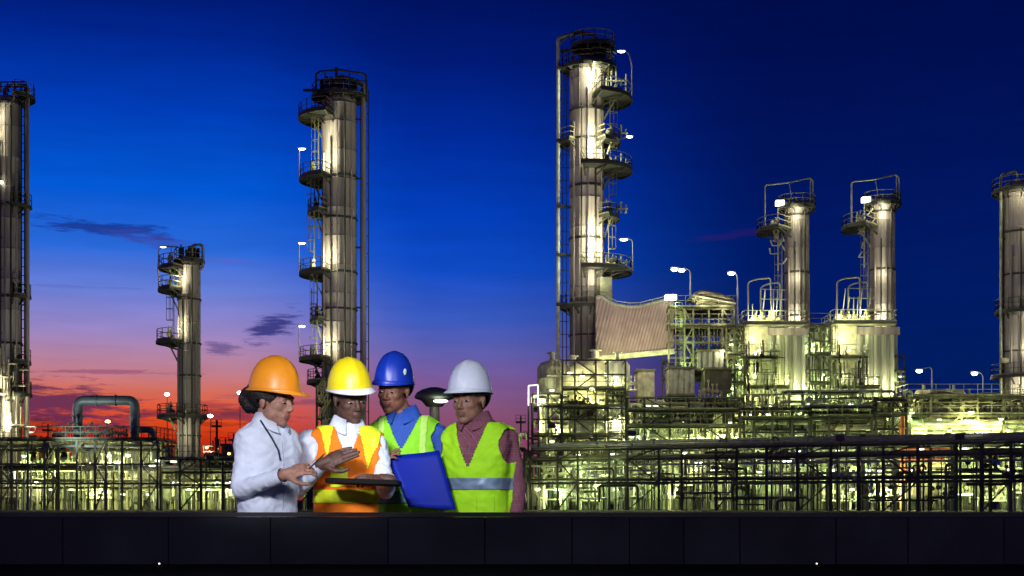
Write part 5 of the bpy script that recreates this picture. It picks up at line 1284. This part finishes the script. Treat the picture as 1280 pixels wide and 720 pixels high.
plast=lambda n,c: mat(n,c,.38,0,.06,8,rnd=0,dirt=(c[0]*.6,c[1]*.6,c[2]*.6),dirt_amt=.3,dscale=9)
white=cloth('white_cotton',(.64,.70,.86)); navy=cloth('navy_cotton',(.02,.025,.05))
lime=cloth('lime_mesh_fabric',(.38,.80,.02),.7); lime2=cloth('lime_green_fabric',(.26,.70,.03),.7); orange=cloth('orange_mesh_fabric',(.85,.20,.01),.7); yel=cloth('fluorescent_yellow_tape',(.72,.85,.03),.5)
tape=mat('reflective_grey_tape',(.20,.29,.42),.4,.3,.15,20,rnd=0); tape2=mat('reflective_teal_tape',(.10,.28,.30),.4,.3,.15,20,rnd=0); pls=mat('pale_lime_tape',(.50,.85,.16),.5,0,.1,10,rnd=0)
SK1=(skinmat('tan_skin',(.34,.175,.13)),skinmat('tan_lips',(.24,.09,.075)),mat('black_brow',(.02,.014,.012),.8))
SK2=(skinmat('deep_brown_skin',(.095,.045,.033)),skinmat('deep_lips',(.08,.03,.027)),mat('black_brow',(.012,.01,.01),.8))
SK3=(skinmat('brown_skin',(.20,.085,.055)),skinmat('brown_lips',(.13,.045,.038)),mat('black_brow',(.012,.01,.01),.8))
SK4=(skinmat('olive_brown_skin',(.25,.13,.088)),skinmat('olive_lips',(.17,.07,.055)),mat('black_brow',(.015,.01,.01),.8))

# worker 1: orange hat, white shirt, facing right
w1,H1=person('worker in orange hard hat and white shirt, dark curly hair, pointing a pen right',225,342,500,63,8,0,333,543,40,SK1,
    [dict(j=[(311,553,-.05),(300,612,-.12),(357,593,-.30)],hd=(1,-.15,.30),hn=(.1,.75,-.6),curl=.80,cuff=.80,side=-1,k=1.12,th=.9),
     dict(j=[(352,553,.12),(362,612,.12),(358,655,.10)],hd=(0,-.2,-1),hn=(0,.3,-1),curl=.5,cuff=.8,side=1)],
    white,navy,plast('orange_plastic',(.85,.30,.015)),rim=None,hair='curly',collar=white,beard=None,bodyk=1.04,helmkw=dict(hw=.134,hl=.156,hh=.192,zb=.052,peak=.055,tilt=-4))
Y1=F/225
def drape(T,pts,Y,r,mt,name,off=.004):
    sh_=[c for c in T.children if c.name.startswith('shirt')][0]; b_=BASE[T.name]
    bv=BVHTree.FromPolygons([v.co+b_ for v in sh_.data.vertices],[tuple(p.vertices) for p in sh_.data.polygons]); out=[]
    for (a0,b0),(a1,b1) in zip(pts,pts[1:]):
        for k in range(6):
            a_,c_=a0+(a1-a0)*k/6,b0+(b1-b0)*k/6; t_=W(a_,c_,Y); o_=Vector((0,0,EYE)); d_=(t_-o_).normalized(); h_=bv.ray_cast(o_,d_)
            if h_[0] is not None: out.append(h_[0]-d_*off)
    m=MB(); m.path(out,r,6); return part(name,m,mt,T)
drape(w1,[(352,552),(354,575),(355,600),(354,625),(353,640)],Y1,.0028,cloth('pale_placket',(.45,.5,.66)),'placket',.001)
drape(w1,[(324,523),(331,534),(340,548),(348,563),(351,578)],Y1,.0055,navy,'lanyard',.006)
pen=MB(); pen.path([W(386,586,Y1-.325),W(404,569,Y1-.36)],[.0045,.0045],8); pen.path([W(404,569,Y1-.36),W(406.5,566.5,Y1-.365)],[.0045,.001],8)
T=thing('pen','slim dark pen held by the worker in the orange hard hat','pen',tuple(W(386,586,Y1-.325))); part('barrel',pen,M['dark'],T)
# worker 2: yellow hat, orange vest
w2,H2=person('worker in yellow hard hat and orange safety vest looking down, one hand raised',215,438,497,28,15,-6,432,546,10,SK2,
    [dict(j=[(384,552,-.02),(371,612,-.12),(403,580,-.33)],hd=(1,-.1,.42),hn=(.1,.85,-.5),curl=.14,cuff=.84,side=-1,k=1.25,spread=-.03,th=.3),
     dict(j=[(470,556,.0),(482,612,-.05),(486,600,-.24)],hd=(-1,-.25,.12),hn=(-.1,.35,-1),curl=.5,cuff=.8,side=-1,k=1.2,th=.8)],
    white,navy,plast('yellow_plastic',(.80,.66,.01)),rim=plast('white_plastic',(.75,.77,.8)),collar=white,bodyk=1.08,helmkw=dict(hw=.130,hl=.150,hh=.180,zb=.052,tilt=-8,peak=.05),
    vest=dict(m=orange,vz=-.13,vw=.075,bands=[('yellow_tape',lambda t,dz,x:-.385<dz<-.31,yel)]+[('shoulder_tape',(lambda sg:lambda t,dz,x:dz>(-.125 if sg<0 else -.20) and (.105-.55*(dz+(.125 if sg<0 else .2))*.35<x*sg<.105+.55*(dz+(.125 if sg<0 else .2))*.45) and math.cos(t)>0)(sg),yel) for sg in (-1,1)]+[('yellow_panel',lambda t,dz,x:-.30<dz<-.17 and -.09<x<-.0 and math.cos(t)>0 and (x+.06)**2+(dz+.235)**2<.0040,yel)]+[('zip',lambda t,dz,x:-.6<dz<-.135 and abs(x)<.004 and math.cos(t)>0,M['olive'])]))
# worker 3: blue hat
w3,H3=person('worker in blue hard hat and green vest holding an open blue folder',205,492,487,-20,8,4,507,533,-6,SK3,
    [dict(j=[(470,545,.0),(462,603,-.05),(480,592,-.33)],hd=(.35,-.3,1),hn=(1,0,-.1),curl=.6,cuff=.8,side=1,th=.8),
     dict(j=[(547,543,.0),(562,606,-.02),(541,630,-.26)],hd=(-1,-.35,.1),hn=(0,.2,1),curl=.5,cuff=.84,side=1,th=.8)],
    plaid('blue_checked_cotton',(.035,.10,.46),(.03,.07,.34),(.09,.16,.50),.03),navy,plast('blue_plastic',(.006,.035,.42)),collar=cloth('blue_cotton',(.03,.10,.50)),bodyk=1.12,helmkw=dict(hw=.120,hl=.142,hh=.186,zb=.045,badge=plast('pale_clip',(.6,.7,.75)),peak=.03,tilt=-5),
    vest=dict(m=lime2,vz=-.135,vw=.10,bands=[('reflective_tape',lambda t,dz,x:-.47<dz<-.40,tape2)]+[('shoulder_tape',(lambda sg:lambda t,dz,x:dz>-.40 and .10<x*sg<.135 and math.cos(t)>0)(sg),pls) for sg in (-1,1)]))
# worker 4: white hat
w4,H4=person('worker in white hard hat, maroon checked shirt and lime vest at the right end',210,587,500,-28,3,0,597,541,-20,SK4,
    [dict(j=[(566,552,.03),(561,606,.08),(566,648,.02)],hd=(0,-.2,-1),hn=(1,0,0),curl=.4,cuff=.86,side=1),
     dict(j=[(634,548,.05),(647,612,.05),(642,668,-.06)],hd=(0,-.2,-1),hn=(-1,0,0),curl=.4,cuff=.86,side=1)],
    plaid('maroon_checked_cotton',(.22,.075,.11),(.12,.04,.07),(.46,.26,.34),.030),navy,plast('white_hat_plastic',(.64,.71,.86)),collar=plaid('maroon_checked_collar',(.22,.075,.11),(.12,.04,.07),(.46,.26,.34),.030),bodyk=1.10,helmkw=dict(hw=.128,hl=.150,hh=.186,zb=.050,peak=.04,tilt=-4),
    vest=dict(m=lime,vz=-.20,vw=.10,bands=[('reflective_tape',lambda t,dz,x:-.34<dz<-.27,tape),('zip',lambda t,dz,x:-.6<dz<-.21 and abs(x)<.004 and math.cos(t)>0,lime2),('pocket',lambda t,dz,x:-.50<dz<-.38 and .045<x<.135 and math.cos(t)>0,lime)]))
# what they hold
Y2=F/215; m=MB()
c=W(455,603,Y2-.36); Rm=Matrix.Rotation(D(2),3,'Y')@Matrix.Rotation(D(-3),3,'X')
def slab(mb,c,a,b,h,Rm,ch=.012):
    pts=[(-a+ch,-b),(a-ch,-b),(a,-b+ch),(a,b-ch),(a-ch,b),(-a+ch,b),(-a,b-ch),(-a,-b+ch)]
    vs=[c+Rm@Vector((x,y,-h)) for x,y in pts]+[c+Rm@Vector((x,y,h)) for x,y in pts]; mb.add(vs,[tuple(range(7,-1,-1)),tuple(range(8,16))]+[(i,(i+1)%8,8+(i+1)%8,8+i) for i in range(8)])
T=thing('tablet','thin black tablet held flat between the yellow-hatted and blue-hatted workers','tablet',tuple(c),None)
slab(m,c,.205,.10,.011,Rm); part('case',m,mat('black_case',(.008,.007,.008),.7,spec=.1,var=.1),T)
m=MB(); slab(m,c+Vector((0,0,.0135)),.19,.088,.001,Rm); part('screen',m,mat('dark_glass',(.01,.01,.012),.1,var=0),T)
Y3=F/205-.36
blue=mat('blue_folder_board',(.003,.016,.30),.55,0,.08,6,rnd=0,spec=.15)
T=thing('folder','large royal blue folder held open in front of the blue-hatted worker','folder',tuple(W(528,602,Y3)))
def quad(name,cs,th,mt,T,bulge=.02):
    mb=MB(); A,B_,C_,D_=[W(a,b,Y3+d) for a,b,d in cs]; n=10; nrm=(B_-A).cross(D_-A).normalized(); vs=[]
    for s_ in (0,1):
        for j in range(n+1):
            for i in range(n+1):
                u,v=i/n,j/n; p=A.lerp(B_,u).lerp(D_.lerp(C_,u),v)+nrm*(bulge*math.sin(u*PI)*(1-.5*v)+th*s_); vs.append(p)
    q=n+1; o=q*q; fs=[]
    for j in range(n):
        for i in range(n): fs.append((j*q+i,j*q+i+1,(j+1)*q+i+1,(j+1)*q+i)); fs.append((o+j*q+i,o+(j+1)*q+i,o+(j+1)*q+i+1,o+j*q+i+1))
    for i in range(n):
        fs+= [(i,o+i,o+i+1,i+1),(n*q+i,n*q+i+1,o+n*q+i+1,o+n*q+i),(i*q,(i+1)*q,o+(i+1)*q,o+i*q),(i*q+n,o+i*q+n,o+(i+1)*q+n,(i+1)*q+n)]
    mb.add(vs,fs,True); return part(name,mb,mt,T)
quad('front_cover',[(484,569,0),(549,563,.03),(570,637,-.05),(511,632,-.08)],.004,blue,T,.015)
quad('back_cover',[(484,569,.01),(500,566,.16),(520,634,.10),(511,633,-.07)],.004,blue,T,.0)
quad('paper_sheet',[(503,572,.05),(545,569,.07),(561,638,.0),(519,635,-.02)],.001,mat('white_paper',(.6,.62,.66),.8,var=.05),T,.012)
# worker lighting: two-headed work lights added out of view to front-light the workers
for fx,fy,pw_,lab_ in ((-1.45,3.3,1.0,'added unseen two-headed work light on a tripod stand, left of the camera'),(1.7,3.3,.30,'added unseen two-headed work light on a tripod stand, right of the camera')):
    T=thing('added_work_light_stand',lab_,'added work light',(fx,fy,-.5)); hz=2.62
    m=MB(); m.tube((fx,fy,-.35),(fx,fy,hz-.02),.02,n=10); part('pole',m,M['steel'],T)
    for a in range(3):
        m=MB(); m.tube((fx,fy,.2),(fx+.5*math.cos(a*2.1),fy+.5*math.sin(a*2.1),gz(fx,fy+.5*math.sin(a*2.1))),.014,n=8); part('leg',m,M['steel'],T)
    m=MB(); m.tube((fx-.42,fy,hz-.05),(fx+.42,fy,hz-.05),.018,n=8); part('crossbar',m,M['steel'],T)
    for s_,tgt in ((-1,Vector((-1.27,7.9,1.43))),(1,Vector((-.40,8.4,1.45)))):
        p=Vector((fx+.32*s_,fy+.05,hz)); q=(tgt-p).normalized(); m=MB(); m.bar(p-q*.12,p,.5,.5); hd_=part('lamp_head',m,M['cream'],T)
        m=MB(); m.bar(p+q*.002,p+q*.006,.46,.46); part('lens',m,M['tube'],hd_)
        l=bpy.data.lights.new('added_work_beam','SPOT'); l.energy=700*pw_; l.color=(.97,.97,1.0); l.shadow_soft_size=.24; l.spot_size=D(21); l.spot_blend=.5
        o=bpy.data.objects.new('added_work_beam',l); C.objects.link(o); o.parent=T; o.location=p+q*.03-BASE[T.name]; o.rotation_euler=q.to_track_quat('-Z','Y').to_euler()
